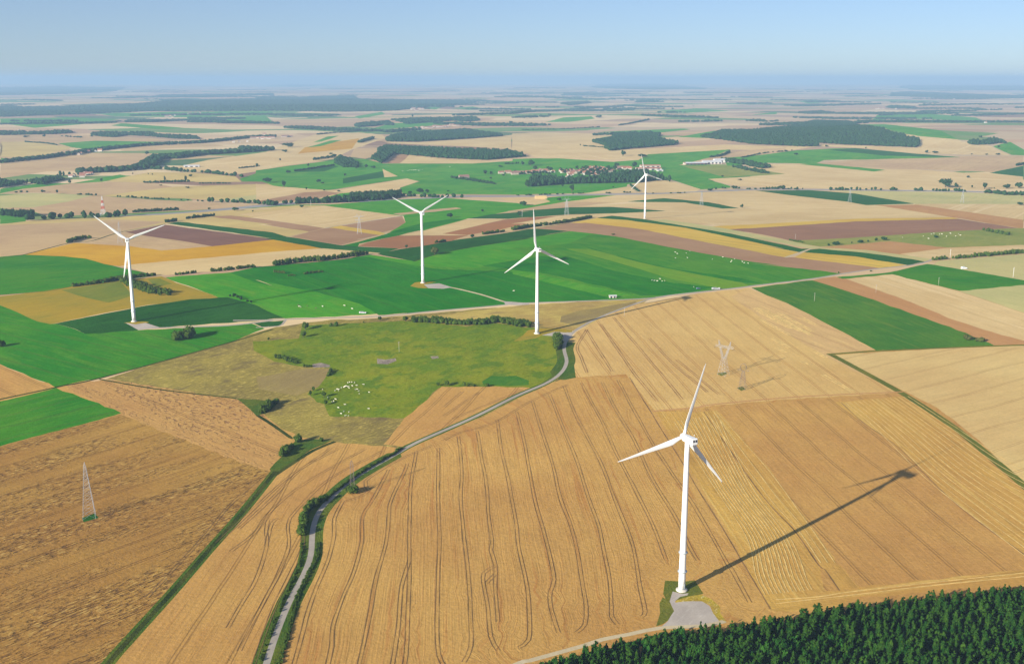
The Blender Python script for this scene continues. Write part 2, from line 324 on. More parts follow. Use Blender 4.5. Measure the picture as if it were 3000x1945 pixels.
field('grass_field', 'grass_light', 'u2: 540,1140 740,1090 920,1068 830,1115')
field('grass_field', 'grass_far', 'u3: 0,790 170,785 400,785 880,815 1100,800 1180,750 1700,705 1900,705 1720,780 1450,845 1600,840 1880,840 2374,920 1690,965 1900,1025 1900,1040 1640,1055 1390,970 1300,970 1000,1010 650,1085 0,1100')
field('grass_field', 'pasture_pale', 'u3: 1480,852 1880,842 2374,920 1850,948')
field('grass_field', 'grass_light', 'u3: 0,1045 480,1040 1000,1000 1000,1030 650,1085 0,1100')
field('stubble_field', 'stubble', 'u3: 650,1088 1020,1030 1080,1082')
field('stubble_field', 'stubble', 'u3: 1040,1010 1340,970 1640,1050 1580,1085 1100,1080', 'u3: 1100,1080 1640,1050')
field('stubble_field', 'stubble', 'u3: 990,730 1850,672 2374,690 2374,722 1900,708 1200,748')
field('stubble_field', 'stubble_pink', 'u3: 1640,795 2000,720 2374,690 2374,725 2000,780 1860,800')
field('grass_field', 'grass_far', 'u4: -250,780 0,765 400,715 700,700 900,695 1450,745 1820,775 1000,795 640,800 560,830 150,825 -200,850')
field('maize_field', 'maize_far', 'u4: 670,712 900,695 1450,745 1820,778 1150,760')
field('grass_field', 'grass_far', 'u4: 420,835 560,826 1160,885 1080,900')
field('maize_field', 'maize_far', 'u4: 2080,912 2374,850 2374,945')
field('road', 'motorway', 'u1: 1050,1282 1600,1250 2374,1178 u2: 400,1160 1200,1142 1800,1108 2374,1108 u3: 300,1102 900,1092 1300,1085 1700,1068 2100,1050 2374,1050 u4: 700,1052 1860,1066 2374,1082 2374,1092 1860,1078 700,1062 u3: 2374,1058 2100,1060 1700,1080 1300,1095 900,1102 300,1114 u2: 2374,1120 1800,1122 1200,1158 400,1178 u1: 2374,1198 1600,1268 1050,1296')
# --- middle belt, left
field('stubble_field', 'stubble_yellow', 'u1: 0,1360 230,1330 900,1295 1400,1275 2000,1235 2374,1225 u2: 0,1215 360,1195 620,1195 1240,1280 600,1390 0,1300 u1: 1850,1290 1440,1350 1060,1420 500,1370 0,1385', 'u1: 0,1370 1800,1270')
field('stubble_field', 'stubble', 'u2: 0,1300 -150,1270 0,1255 400,1212 620,1195 1240,1280 600,1392', 'u2: 0,1290 620,1200')
field('stubble_field', 'stubble_pink', 'm1: 0,30 500,10 1000,-20 1440,0 1060,85 580,190 200,285 0,305', 'm1: 0,60 1000,20')
field('ploughed_field', 'brown_light', 'u1: 1840,1292 2000,1280 u2: 0,1305 600,1390 450,1425 0,1345')
field('stubble_field', 'stubble_yellow', 'u1: 1530,1330 1840,1292 2374,1360 u2: 0,1355 460,1420 280,1462 0,1412', 'u2: 0,1380 460,1430')
field('ploughed_field', 'brown_light', 'u2: 300,1465 610,1390 700,1385 1080,1450 1000,1470 890,1500 740,1537', 'u2: 300,1465 740,1530')
field('ploughed_field', 'brown_light', 'u2: 740,1370 1270,1285 1295,1340 1250,1390 1100,1427')
field('stubble_field', 'gold', 'u2: 640,1385 740,1370 1100,1425 1135,1440 1080,1452')
field('grass_field', 'grass_light', 'u2: 560,1190 720,1180 1180,1145 1640,1130 2374,1180 u3: 0,1130 260,1130 480,1110 900,1105 600,1150 480,1162 0,1240 u2: 1840,1310 1460,1410 1160,1425 1300,1340 1280,1285 1000,1250')
field('grass_field', 'grass_deep', 'u2: 1500,1390 1820,1312 1700,1310 1450,1345 1250,1400 1130,1440 900,1510 740,1543 m2: 700,210 880,230 900,190 1240,120')
field('stubble_field', 'stubble_pink', 'u2: 1190,1265 1480,1235 1740,1210 1790,1222 1550,1248 1250,1278')
field('stubble_field', 'stubble', 'u2: 2120,1135 2374,1120 u3: 0,1125 250,1120 340,1160 200,1190 u2: 2300,1180')
field('ploughed_field', 'brown_dark', 'm1: 1070,90 1430,25 2374,150 2374,165 1850,212 1570,165 1300,125', 'm1: 1430,30 2340,150')
field('maize_field', 'maize_far', 'u1: 1440,1350 1560,1335 2374,1428 u2: 270,1465 740,1540 m2: 880,215 1250,232 1100,275 880,262 560,232 150,157 0,132 u1: 2374,1482 1500,1357', 'u1: 1500,1345 2374,1440')
field('stubble_field', 'stubble_pink', 'm1: 650,185 800,165 1060,90 1300,125 1850,212 1400,247 1130,212', 'm1: 1060,90 1850,212')
field('barley_field', 'orange', 'm1: 200,287 650,183 1150,213 1400,250 1850,212 2340,160 m2: 150,155 580,232 0,272 m1: 2374,262 1200,368 1040,388 900,368 740,322 550,302', 'm1: 300,280 1200,330')
field('stubble_field', 'stubble', 'm1: 1040,385 1200,365 2374,262 m2: 0,270 590,230 1070,272 950,290 500,325 0,397 m1: 2374,390 1700,442 1360,472 1150,405', 'm1: 1100,400 2374,300')
field('grass_field', 'grass', 'm1: -60,310 200,285 550,300 740,320 900,365 1290,450 1370,468 620,562 400,602 -60,640', 'm1: 0,500 900,400')
field('meadow', 'olive_gold', 'm1: -60,655 400,600 620,560 1040,510 1400,475 1900,660 1300,722 900,792 480,885 430,887 320,862 0,722 -60,700', 'm1: 0,650 1000,500')
field('meadow', 'olive', 'm1: 520,595 1040,517 1150,640 960,700 760,660')
field('meadow', 'olive', 'm1: 1280,500 1400,490 1500,540 1350,560')
field('grass_field', 'grass_light', 'm1: 1430,482 2000,440 m2: 0,400 m1: 2200,520 2374,560 m2: 0,500 480,600 900,710 1060,800 600,828 250,838 0,730 m1: 2200,720 1980,655 1900,660', 'm1: 1430,482 2374,700')
field('grass_field', 'grass_mid', 'm2: 900,300 1000,288 1370,340 1660,258 2374,142 m3: 0,160 490,82 620,90 900,125 1300,205 1700,280 2100,350 2374,385 m4: 350,395 600,425 775,448 600,483 0,556 m3: 1980,572 1350,640 1200,665 860,680 0,712 m2: 2200,715 1500,600 1380,400', 'm3: 200,150 1900,560')
field('grass_field', 'grass_light', 'm2: 930,300 1000,288 1370,340 1660,258 2374,142 m3: 0,160 490,82 700,100 500,190 0,230 m2: 2374,300 1900,400 1400,385', 'm2: 1000,290 1600,420')
field('grass_field', 'grass_deep', 'm1: 2000,440 m2: 0,395 700,332 930,298 1400,385 1600,412 2374,440 m3: 0,455 250,510 860,662 700,685 0,708 m2: 2200,715 1500,780 1060,812 900,710 480,600 0,505 m1: 2374,560 2200,520', 'm2: 0,400 1060,800')
field('grass_field', 'grass_yellow', 'm3: 470,235 700,235 1100,345 1500,430 2000,525 2080,560 1830,580 1400,500 900,350', 'm3: 470,240 2000,550')
field('grass_field', 'grass_deep', 'm3: -250,380 250,300 500,310 900,430 1400,530 1790,570 1350,640 1130,640 700,540 300,450 0,415', 'm3: 200,350 1400,600')
field('grass_field', 'grass_light', 'm3: 0,420 250,455 500,520 900,600 1080,640 900,650 560,590 200,500 0,455')
field('grass_field', 'grass_deep', 'm3: 620,210 900,290 1400,410 2000,490 2200,540 1980,525 1500,435 1100,350 700,240')
field('maize_field', 'maize', 'm2: 1050,282 1250,238 1430,215 1640,170 2150,100 2374,62 m3: 0,75 200,60 495,80 0,160 m2: 2374,143 1660,258 1370,342', 'm2: 1370,342 2374,143')
field('maize_field', 'maize', 'm1: 480,887 900,797 1300,725 1650,675 1980,655 2200,720 2374,790 m2: 0,728 250,836 0,856 m1: 2374,850 1400,917 1200,942 950,967 740,977 650,930', 'm1: 480,890 1980,660')
field('grass_field', 'grass', 'm1: -80,690 0,722 320,862 430,887 480,887 650,932 740,977 1200,942 1900,907 2190,882 2290,930 1990,1050 890,1352 480,1433 0,1237 -80,1215', 'm1: 0,800 1500,1150')
field('maize_field', 'maize', 'm1: 2190,872 2374,864 m2: 250,856 200,905 0,917 m1: 2374,920 2290,915')
field('wheat_field', 'wheat_b', 'm1: -100,1210 0,1240 480,1437 0,1545 -100,1570', 'm1: 0,1270 350,1430')
field('dry_meadow', 'dry', 'F: 245,880 m1: 1990,1052 2374,1000 m2: 0,1140 320,1240 430,1270 640,1270 640,1300 540,1430 450,1490 520,1560 b1: 2250,200 2290,285 2560,285 F: 932,970 905,1018 880,1032 765,1027 700,1016 640,987 600,952 560,930', 'm1: 900,1350 2000,1100')
field('dry_meadow', 'dry_grey', 'm2: 0,1350 430,1275 640,1275 640,1300 540,1430 350,1510 0,1450 m1: 2250,1450', 'm2: 200,1500 620,1290')
field('dry_meadow', 'dry', 'm1: 1990,1052 2374,935 m2: 0,968 200,910 660,850 1090,850 1300,868 640,890 400,900 380,1010 0,1040')
field('dry_meadow', 'dry_yellow', 'm2: 1090,852 1400,835 2374,715 m3: 0,728 860,680 1200,665 1100,740 900,800 540,948 250,910 0,870 m2: 2300,872 1950,852 1380,850', 'm3: 0,800 1100,680')
field('dry_meadow', 'dry_grey', 'm3: 430,820 600,770 1080,690 1110,722 900,798 560,900 420,870', 'm3: 430,870 1080,700')
field('pasture', 'pasture', 'm2: -30,1040 380,1012 400,900 640,890 1270,862 1380,865 1830,910 1950,885 2100,880 2340,920 m3: 150,915 250,930 380,1010 430,1120 445,1290 380,1370 200,1442 0,1440 m2: 1650,1432 1560,1452 1480,1545 F: 940,972 768,966 755,930 770,895 790,850 F: 765,850 700,852 640,840 590,815')
field('meadow', 'olive_gold', 'm3: 20,1040 150,940 330,925 520,940 520,965 260,985 200,1010')
field('grass_field', 'grass_dull', 'm2: 1960,1390 2050,1340 2250,1340 2374,1380 2374,1420 2100,1425 1980,1415')
# --- right belt
field('stubble_field', 'stubble', 'u3: 480,1160 900,1105 1300,1095 1700,1075 2000,1068 2200,1065 u4: 60,1065 300,1100 840,1160 1010,1190 0,1210 -80,1215 u3: 1980,1215 1700,1165 1320,1130 1000,1162 560,1205', 'u3: 600,1150 2300,1180')
field('stubble_field', 'stubble_pink', 'u3: -40,1245 480,1160 900,1165 540,1207 0,1250')
field('maize_field', 'maize_far', 'u3: 1000,1160 1320,1130 1700,1165 1980,1217 1830,1222 1500,1167 1200,1166')
field('stubble_field', 'stubble', 'u3: 540,1205 1200,1165 1500,1167 1830,1222 1340,1242 1100,1207', 'u3: 600,1205 1800,1220')
field('maize_field', 'maize_far', 'u2: 1840,1307 2050,1270 2374,1245 u3: 0,1247 500,1210 850,1205 1340,1242 900,1262 500,1272 0,1307 u2: 2200,1310', 'u3: 0,1290 1200,1235')
field('stubble_field', 'stubble', 'u3: 750,1300 900,1262 1340,1242 1830,1222 2374,1205 u4: 0,1210 1010,1190 1440,1182 2374,1320 2374,1345 1800,1300 0,1362 u3: 2000,1400 1700,1355 1200,1312 870,1282', 'u4: 0,1300 1700,1290')
field('maize_field', 'maize_far', 'u4: 40,1065 500,1060 900,1090 1430,1178 1010,1192 840,1162 300,1100', 'u4: 60,1065 1430,1178')
field('stubble_field', 'stubble_green', 'u4: 680,1065 1860,1080 2374,1105 2374,1182 1430,1180 900,1088')
field('stubble_field', 'stubble', 'u4: 1430,1180 2374,1182 2374,1330 1440,1190')
field('stubble_field', 'tan_orange', 'u4: 1080,1190 1440,1188 2374,1320 2374,1400 2320,1390 1800,1305')
field('barley_field', 'gold', 'u4: -400,1378 0,1360 900,1310 1750,1298 1810,1312 900,1335 0,1392 -240,1402', 'u4: 0,1380 900,1320')
field('ploughed_field', 'brown', 'u4: -250,1402 0,1392 900,1333 1800,1310 2330,1392 1700,1422 800,1480 350,1502 200,1465 0,1430', 'u4: 0,1410 1800,1340')
field('pasture', 'pasture_pale', 'u4: 350,1500 800,1480 1700,1420 2320,1390 2400,1393 2400,1540 m4: 2400,200 1700,227 1200,172 800,205 600,217 400,182')
field('stubble_field', 'tan_orange', 'm4: 600,225 800,205 1200,168 1700,224 2400,200 2400,262 1600,322 1550,327 1300,287 1000,247', 'm4: 700,230 1700,280')
field('stubble_field', 'stubble', 'm4: 1290,280 1700,228 2400,200 2400,262 1600,322 1550,327', 'm4: 1290,280 2300,240')
field('stubble_field', 'stubble_green', 'u3: 1150,1322 1330,1318 1500,1340 1900,1400 2374,1500 m4: 0,95 400,180 590,222 1000,245 1300,285 1560,322 1520,345 1400,325 1000,270 600,235 520,232 0,135 u3: 2374,1540 1900,1440 1480,1370', 'm4: 0,110 1300,300')
field('maize_field', 'maize_far', 'u3: 730,1302 870,1282 1140,1312 1480,1368 1900,1438 2374,1540 m4: 0,135 440,235 520,232 430,264 0,190 m3: 2374,237 1500,50 1100,0 u3: 1000,1325', 'u3: 870,1290 1900,1440')
field('maize_field', 'maize_far', 'm4: 470,265 520,240 600,235 1000,270 1400,325 1522,346 1370,378 900,302', 'm4: 520,250 1400,345')
field('barley_field', 'gold', 'u3: 510,1345 600,1320 740,1302 1000,1322 m3: 1100,0 1500,50 2374,235 m4: 0,188 420,264 300,308 0,258 m3: 2374,310 1700,180 1100,60 600,5 u3: 640,1350', 'u3: 700,1330 m3: 1500,80 ')
field('barley_field', 'gold', 'm4: 375,310 465,266 900,300 1345,376 1150,406 900,372 500,327', 'm4: 420,290 1200,385')
field('ploughed_field', 'brown_light', 'u3: 200,1395 500,1345 640,1350 m3: 600,5 1100,60 1700,180 2374,310 m4: 0,258 300,308 375,310 500,327 900,372 1150,406 1000,420 770,447 600,425 0,360 m3: 2374,385 2100,350 1700,280 1300,207 900,127 620,92 490,80 200,60', 'm3: 300,60 1900,300')
field('stubble_field', 'stubble', 'u2: 1300,1440 1440,1420 1830,1320 2150,1315 1620,1440 1840,1452 1240,1460')
field('ploughed_field', 'brown_orange', 'u2: 1620,1440 2150,1318 2374,1298 u3: 0,1300 380,1290 0,1352 u2: 2374,1350 2150,1400 1900,1440 1840,1450', 'u2: 1620,1440 2374,1310')
field('stubble_field', 'stubble', 'u2: 2100,1410 2374,1350 u3: 0,1352 400,1288 750,1268 900,1262 740,1302 500,1345 200,1395 0,1400 u2: 2374,1385 2230,1412')
field('ploughed_field', 'brown_orange', 'm2: 880,210 960,182 1240,120 1840,118 1700,165 1430,215 1250,232', 'm2: 880,215 1800,130')
field('grass_field', 'grass', 'm4: 720,482 1200,442 1520,365 1600,375 2400,512 2400,546 1810,602 1220,456 790,498', 'm4: 800,480 2300,530')
field('stubble_field', 'stubble_green', 'm4: 1590,372 1640,338 2400,280 2400,513', 'm4: 1700,350 2374,440')
field('stubble_field', 'stubble_green', 'm4: 1810,602 2400,546 2400,810', 'm4: 1900,610 2374,720')
field('wheat_field', 'tan_orange', 'm4: 530,507 730,475 800,498 1220,455 1500,525 1810,600 2400,800 2400,1075 2130,1078 1800,940 1000,655', 'm4: 700,530 2300,1050')
field('wheat_field', 'stubble', 'm4: 830,497 1220,456 1500,526 1810,602 2400,802 2400,1040 2100,960 1700,830 1400,700', 'm4: 900,510 2300,1000')
field('grass_field', 'grass_dull', 'm4: 0,575 530,505 1000,655 1800,940 2130,1078 1085,1118 700,935 400,760', 'm4: 300,560 1600,1050')
NEARBASE = len(POLY)
# --- near fields
field('wheat_field', 'wheat', 'F: -800,1900 -800,900 600,880 1000,960 1300,860 2450,660 3100,640 3100,1900')
field('dry_meadow', 'dry', 'F: 245,880 640,760 1150,715 1300,720 1330,870 1120,968 930,1045 760,1032 690,1010 560,930')
field('pasture', 'pasture', 'F: 770,840 1300,770 1320,860 1200,900 1020,900 935,972 768,968 700,900')
field('wheat_field', 'wheat_light', 'F: 1320,830 1318,800 1340,772 1400,737 1480,707 1640,680 1740,670 1830,705 1900,740 2032,812 1928,824 2092,912 1800,930 1520,955 1455,870 1345,877 1330,870', 'b3: 1190,0 1700,600')
field('wheat_field', 'wheat_straw', 'F: 1700,690 1740,672 1830,705 1900,740 2032,812 1928,824 2085,908 1960,850 1800,760', 'm4: 0,740 600,980')
field('wheat_field', 'wheat_pale', 'F: 1936,825 2310,803 2450,800 2900,800 2900,1600 2380,1122 2260,1010 2180,948 2100,908', 'b4: 1900,300 2374,180')
field('wheat_field', 'wheat', 'F: 1515,957 1640,948 1800,935 2085,913 2170,962 2250,1010 2380,1125 2480,1210 2480,1330 2380,1330 1800,1425 1780,1410 1690,1235 1610,1100', 'b4: 400,470 1500,1543')
POLY[-1]['mat'] = 'wheat_b'
field('wheat_field', 'wheat_cut', 'b3: 1450,485 1800,490 b4: 150,490 400,860 600,1130 780,1320 950,1560 b6: 640,390 770,400 420,440 180,560 160,540 0,250 b3: 2090,1560 2000,1400 1800,1080 1600,750', 'b4: 60,560 800,1543')
field('wheat_field', 'wheat_cut', 'b4: 145,488 240,480 600,880 850,1230 1080,1543 b6: 960,370 770,385 480,0 b4: 950,1560 600,1130 400,860', 'b4: 190,490 900,1400')
field('wheat_field', 'wheat_cut', 'b4: 1060,425 1530,380 1750,480 1950,680 2250,940 2500,1160 2500,1600 2374,1480 1900,1130 1500,740 1250,560', 'b4: 1250,420 2374,1300')
field('wheat_field', 'wheat_cut', 'b6: 180,560 420,440 960,350 2380,205 2700,170 2700,330 1900,360 1200,430 960,440 600,560', 'b6: 200,520 2300,240')
field('wheat_field', 'wheat', 'F: 600,1700 620,1545 660,1450 705,1330 735,1260 745,1215 790,1150 850,1100 930,1052 1020,1012 1120,968 1210,922 1280,890 1345,876 1455,870 1522,957 1612,1100 1692,1235 1785,1410 1690,1450 1480,1470 1380,1500 1180,1560 1000,1700', 'b3: 700,400 1200,1543')
W3I = len(POLY) - 1
field('wheat_field', 'wheat_b', 'F: 925,1040 765,1026 720,1042 650,1100 560,1202 400,1390 265,1545 150,1700 560,1700 600,1545 640,1430 695,1310 712,1250 705,1210 725,1180 800,1130', 'b2: 200,540 0,850')
field('wheat_field', 'wheat_b', 'F: 890,1033 940,972 1025,899 1130,898 1240,901 1205,917 1100,967 935,1037', 'b3: 0,460 120,340')
field('wheat_field', 'wheat_lodged', 'F: -80,1060 0,1038 278,962 560,1070 630,1093 637,1098 560,1190 480,1282 400,1372 310,1472 245,1545 150,1700 -300,1700 -200,1200', 'b1: 0,1310 900,1000')
field('wheat_field', 'wheat_lodged_b', 'F: 150,897 245,881 330,893 560,930 600,955 640,990 675,1022 655,1050 630,1085 637,1098 560,1075 278,962', 'b1: 450,100 1500,560')
field('grass_field', 'grass', 'b1: -200,250 0,180 390,85 850,258 400,385 0,492 -200,560', 'b1: 0,300 700,130')
field('grass_verge', 'grass_verge', 'b1: 1640,158 1720,165 1900,172 1930,200 1850,260 1790,275')
field('grass_verge', 'grass_verge', 'b1: 1870,650 1960,560 2060,450 2230,440 2310,455 2150,520 1990,640 1905,692')
_b = POLY[NEARBASE:NEARBASE + 3]; del POLY[NEARBASE:NEARBASE + 3]; POLY[0:0] = _b
# pads, tracks, verges
field('meadow', 'verge_olive', 'b5: 1300,220 1500,180 1640,200 1900,200 2000,300 2060,480 2200,700 2130,760 1480,830 1390,840 1480,640 1440,420 1330,330')
POLY[-1]['mat'] = 'wheat'
field('grass_patch', 'verge_olive', 'b5: 1455,560 1500,500 1570,540 1590,590 1620,650 1570,730 1500,780 1440,800 1490,660')
field('grass_patch', 'verge_olive', 'b5: 1520,345 1830,338 1920,470 1870,485 1640,540 1600,560 1540,540 1500,470')
field('bank', 'bank', 'b5: 1640,535 1780,500 1900,480 1990,515 2060,600 2130,750 2060,760 1960,580 1890,545 1640,565')
field('gravel_pad', 'gravel', 'b5: 1600,440 1690,470 1760,470 1740,492 1660,500 1630,545 1640,562 1890,542 1955,585 2070,755 2000,800 1480,815 1600,690 1620,650 1570,540')
line('forest_track', 'track_pale', 'F: 1020,1640 S: 1500,1950 b5: 180,1135 420,1068 720,985 900,925 1160,875 1480,810 1900,790 2100,748', 3.0)
line('grass_verge', 'grass_verge', 'b2: 100,1800 190,1543 260,1330 350,1110 450,920 500,780 512,600 560,480 640,390 760,280 900,190 1080,90', 12.5)
line('grass_verge', 'grass_verge', 'b2: 1040,110 1150,45 1240,0 F: 1100,970 1200,920 1270,890 1300,866', 6.5)
line('grass_verge', 'grass_verge', 'F: 1300,866 1316,840 1312,810 1318,795', 16)
field('grass_verge', 'grass_verge', 'b3: 850,20 880,80 900,140 920,250 840,270 800,265 850,180')
line('grass_verge', 'grass_verge', 'F: 640,1095 560,1194 480,1284 400,1376 310,1475 248,1545 140,1690', 6.5)
line('ditch', 'ditch', 'F: 640,1095 560,1194 480,1284 400,1376 310,1475 248,1545 140,1690', 3.0)
line('ditch', 'ditch', 'b1: 2330,458 2180,520 2020,620 1915,690', 3.4)
line('grass_verge', 'verge_olive', 'F: 1934,825 1990,855 2090,910 2180,967 2250,1018 2380,1128 2470,1205', 6.5)
line('grass_verge', 'verge_olive', 'm4: 660,1152 1090,1122 1600,1098 2130,1078 2400,1070', 4)
line('grass_verge', 'ditch', 'm1: 480,1435 890,1352 1990,1050 2374,932', 3.0)
line('grass_verge', 'ditch', 'b1: -30,170 0,165 390,82 480,60', 3.0)
line('grass_verge', 'ditch', 'b1: 690,25 1100,95 1640,158', 2.2)
line('grass_verge', 'ditch', 'b1: 1790,275 1900,345 2020,430', 3.0)
line('grass_verge', 'verge_olive', 'b3: 1450,485 1800,455 b4: 150,445 800,385 1530,350', 2.4)
POLY[-1]['mat'] = 'tan_orange'
line('grass_verge', 'ditch', 'm1: -60,640 400,602 620,562', 2.0)
line('grass_verge', 'ditch', 'm1: -60,320 200,287 580,190 800,165 1060,88 1440,20', 4.0)
line('grass_verge', 'ditch', 'm2: 0,398 700,332 900,300', 2.5)
line('grass_verge', 'ditch', 'm2: 1370,345 1660,262 2374,146 m3: 0,163 500,82', 3.0)
line('path', 'track', 'u2: 600,1392 740,1365 1000,1325 1290,1280', 3.0)
line('path', 'track_pale', 'u2: 880,1490 1000,1470 1135,1438 1080,1428', 3.0)
line('path', 'ditch', 'u3: -60,1400 200,1390 500,1345', 3.0)
line('path', 'track_pale', 'm4: 300,310 430,266 520,234', 4.0)
line('road', 'track', 'b2: 110,1800 190,1543 260,1330 350,1110 450,920 500,780 515,600 560,480 640,390 760,280 900,190 1080,90 1240,0 F: 1100,970 1200,920 1270,890 1304,866 1317,840 1311,810 1320,786 1345,763 1400,735 1480,705 1520,692', 3.2)
line('road', 'track', 'm3: 1230,665 1350,642 1980,572 m4: 0,558 530,495 1000,420 1400,375 1530,345 1590,322', 4.2)
line('road', 'track', 'm2: -200,856 0,855 230,848 600,835 1080,820 1500,780 2200,718 m3: -50,712 860,680 1230,662 1350,642', 3.8)
line('road', 'track', 'm1: 1250,930 1400,920 1900,905 2150,885 2374,856', 3.4)
line('road', 'track_pale', 'm2: 1650,565 1720,575 1950,630 2150,692 2250,712', 3.6)
line('path', 'track', 'm2: 0,917 200,905 260,850', 2.5)
field('gravel_pad', 'gravel', 'm2: 1460,545 1600,533 1700,568 1620,580 1500,575')
field('meadow', 'olive_gold', 'm2: 1340,558 1380,530 1430,523 1560,525 1460,545 1500,578 1400,576')
field('gravel_pad', 'gravel', 'm3: 260,985 370,958 530,960 500,1010 440,1040 420,1000')
field('meadow', 'olive_gold', 'm1: 1080,880 1160,868 1270,865 1300,875 1260,885 1180,890')
field('gravel_pad', 'gravel', 'm1: 1095,880 1180,890 1260,880 1390,917 1210,940')
field('gravel_pad', 'gravel', 'm2: 2150,690 2374,705 2374,722 2180,722')
field('stone_heap', 'stone_heap', 'm2: 1040,1190 1120,1195 1220,1185 1215,1210 1140,1240 1060,1230')
field('stone_heap', 'stone_heap', 'm2: 1510,1172 1590,1165 1590,1180 1540,1190')
field('stone_heap', 'stone_heap', 'm2: 480,1240 560,1225 650,1245 640,1265 500,1265')
field('grass_patch', 'maize', 'b1: 565,985 665,955 682,992 582,1022')
field('grass_patch', 'verge_olive', 'b4: 375,325 415,315 445,330 410,345')
field('grass_patch', 'verge_olive', 'b4: 235,220 290,210 320,228 270,242')

# ------------------------------------------------------------------ constrained triangulation of the whole land
def build_land():
    V = []; E = []
    def chain(p, closed):
        b = len(V); V.extend(Vector((float(a), float(c))) for a, c in p)
        n = len(p); E.extend((b + i, b + i + 1) for i in range(n - 1))
        if closed: E.append((b + n - 1, b))
    for P in POLY:
        w = P['w']
        if P['t'] == 'poly': chain(w, True)
        else:
            t = np.gradient(w, axis=0); t /= np.hypot(t[:, 0], t[:, 1])[:, None] + 1e-9
            nrm = np.stack([-t[:, 1], t[:, 0]], 1); h = P['width'] / 2
            chain(np.vstack([w + nrm * h, (w - nrm * h)[::-1]]), True)
    r = 120.0; k = 0
    while r < 46000:
        da = .02 if r > 300 else .05
        for a in np.arange(R(-36), R(36), da):
            a2 = a + (da / 2 if k % 2 else 0) + random.uniform(-.2, .2) * da
            rr = r * (1 + random.uniform(-.004, .004)); V.append(Vector((rr * math.sin(a2), rr * math.cos(a2))))
        for a in list(range(-100, -36, 9)) + list(range(39, 102, 9)):
            V.append(Vector((r * math.sin(R(a)), r * math.cos(R(a)))))
        r *= 1.02; k += 1
    for x in range(-46000, 46001, 9200): V.append(Vector((x, -2500))); V.append(Vector((x, 46500)))
    vs, es, fs, _, _, _ = delaunay_2d_cdt(V, E, [], 0, 1e-3, False)
    P2 = np.array([(v.x, v.y) for v in vs]); T = np.array([f[:] for f in fs], int)
    cen = P2[T].mean(1); own = np.full(len(T), -1)
    for i, P in enumerate(POLY):
        w = P['w']; pad = P.get('width', 0)
        bb = (cen[:, 0] > w[:, 0].min() - pad) & (cen[:, 0] < w[:, 0].max() + pad) & (cen[:, 1] > w[:, 1].min() - pad) & (cen[:, 1] < w[:, 1].max() + pad)
        idx = np.nonzero(bb)[0]
        if not len(idx): continue
        ok = inpoly(cen[idx], w) if P['t'] == 'poly' else dist2line(cen[idx], w) < P['width'] / 2
        own[idx[ok]] = i
    z = hgt(P2[:, 0], P2[:, 1]); e = 2.0
    nx = -(hgt(P2[:, 0] + e, P2[:, 1]) - hgt(P2[:, 0] - e, P2[:, 1])) / (2 * e)
    ny = -(hgt(P2[:, 0], P2[:, 1] + e) - hgt(P2[:, 0], P2[:, 1] - e)) / (2 * e)
    N = np.stack([nx, ny, np.ones_like(nx)], 1); N /= np.linalg.norm(N, axis=1)[:, None]
    tri = P2[T]; area = np.cross(tri[:, 1] - tri[:, 0], tri[:, 2] - tri[:, 0])
    T[area < 0] = T[area < 0][:, ::-1]
    T = T[np.abs(area) > 1e-4]; own = own[np.abs(area) > 1e-4]
    for i in range(-1, len(POLY)):
        f = T[own == i]
        if not len(f): continue
        u, inv = np.unique(f, return_inverse=True); f2 = inv.reshape(-1, 3)
        P = POLY[i] if i >= 0 else dict(name='ground', mat='ground', d=None, t='poly')
        me = bpy.data.meshes.new(P['name'])
        me.from_pydata(np.column_stack([P2[u], z[u]]).tolist(), [], f2.tolist())
        q = P2[u]
        if P['t'] == 'line':
            L = P['w']; uu = dist2line(q, L); c = np.concatenate([[0], np.cumsum(np.hypot(*np.diff(L, axis=0).T))])
            vv = np.array([c[np.argmin(((L - a) ** 2).sum(1))] for a in q])
        else:
            d = P['d'] if P['d'] is not None else np.array([.55, .83])
            uu = q @ np.array([d[1], -d[0]]); vv = q @ d
            if i == W3I: uu = row_coord(q)
        uvl = me.uv_layers.new(name='rows')
        lv = f2.ravel(); uvl.data.foreach_set('uv', np.column_stack([uu[lv], vv[lv]]).astype(np.float32).ravel())
        me.polygons.foreach_set('use_smooth', [True] * len(f2))
        me.normals_split_custom_set_from_vertices(N[u].tolist())
        me.materials.append(M[P['mat']])
        o = bpy.data.objects.new(P['name'], me); COL.objects.link(o); o['kind'] = 'structure'

# tramlines of the big wheat field (pairs of wheel ruts)
TR = ['b3: 100,660 125,900 115,1100 135,1300 b2: 1590,900 1610,1200 1612,1420 1560,1530',
      'b3: 230,620 260,800 290,950 310,1200 335,1400 b2: 1750,750 1782,860 1780,1000 1800,1250',
      'b3: 370,545 400,750 450,980 500,1250 b5: 60,0 150,400 170,700 160,930 60,1010',
      'b3: 505,490 560,700 590,880 640,1130 700,1350 b5: 375,100 420,330 380,450 375,560 400,680 460,860',
      'b3: 615,415 680,620 760,870 810,1090 880,1280 b5: 655,80 700,400 735,600 725,780 640,860',
      'b3: 735,370 830,600 930,850 1010,1100 1080,1300 b5: 920,80 965,300 985,600 990,700 1050,780',
      'b3: 835,310 930,540 1080,820 1190,1100 1290,1350 b5: 1220,80 1270,400 1325,650 1290,700',
      'b3: 955,290 1100,560 1200,780 1320,1010 1440,1250 1500,1400 b5: 1530,130',
      'b3: 1100,285 1200,480 1330,700 1450,960 1600,1200 1720,1450 b5: 1850,140', 'b3: 1210,270 1400,620 1560,880 1700,1080 1850,1330 1970,1543 b5: 2180,220 2370,560']
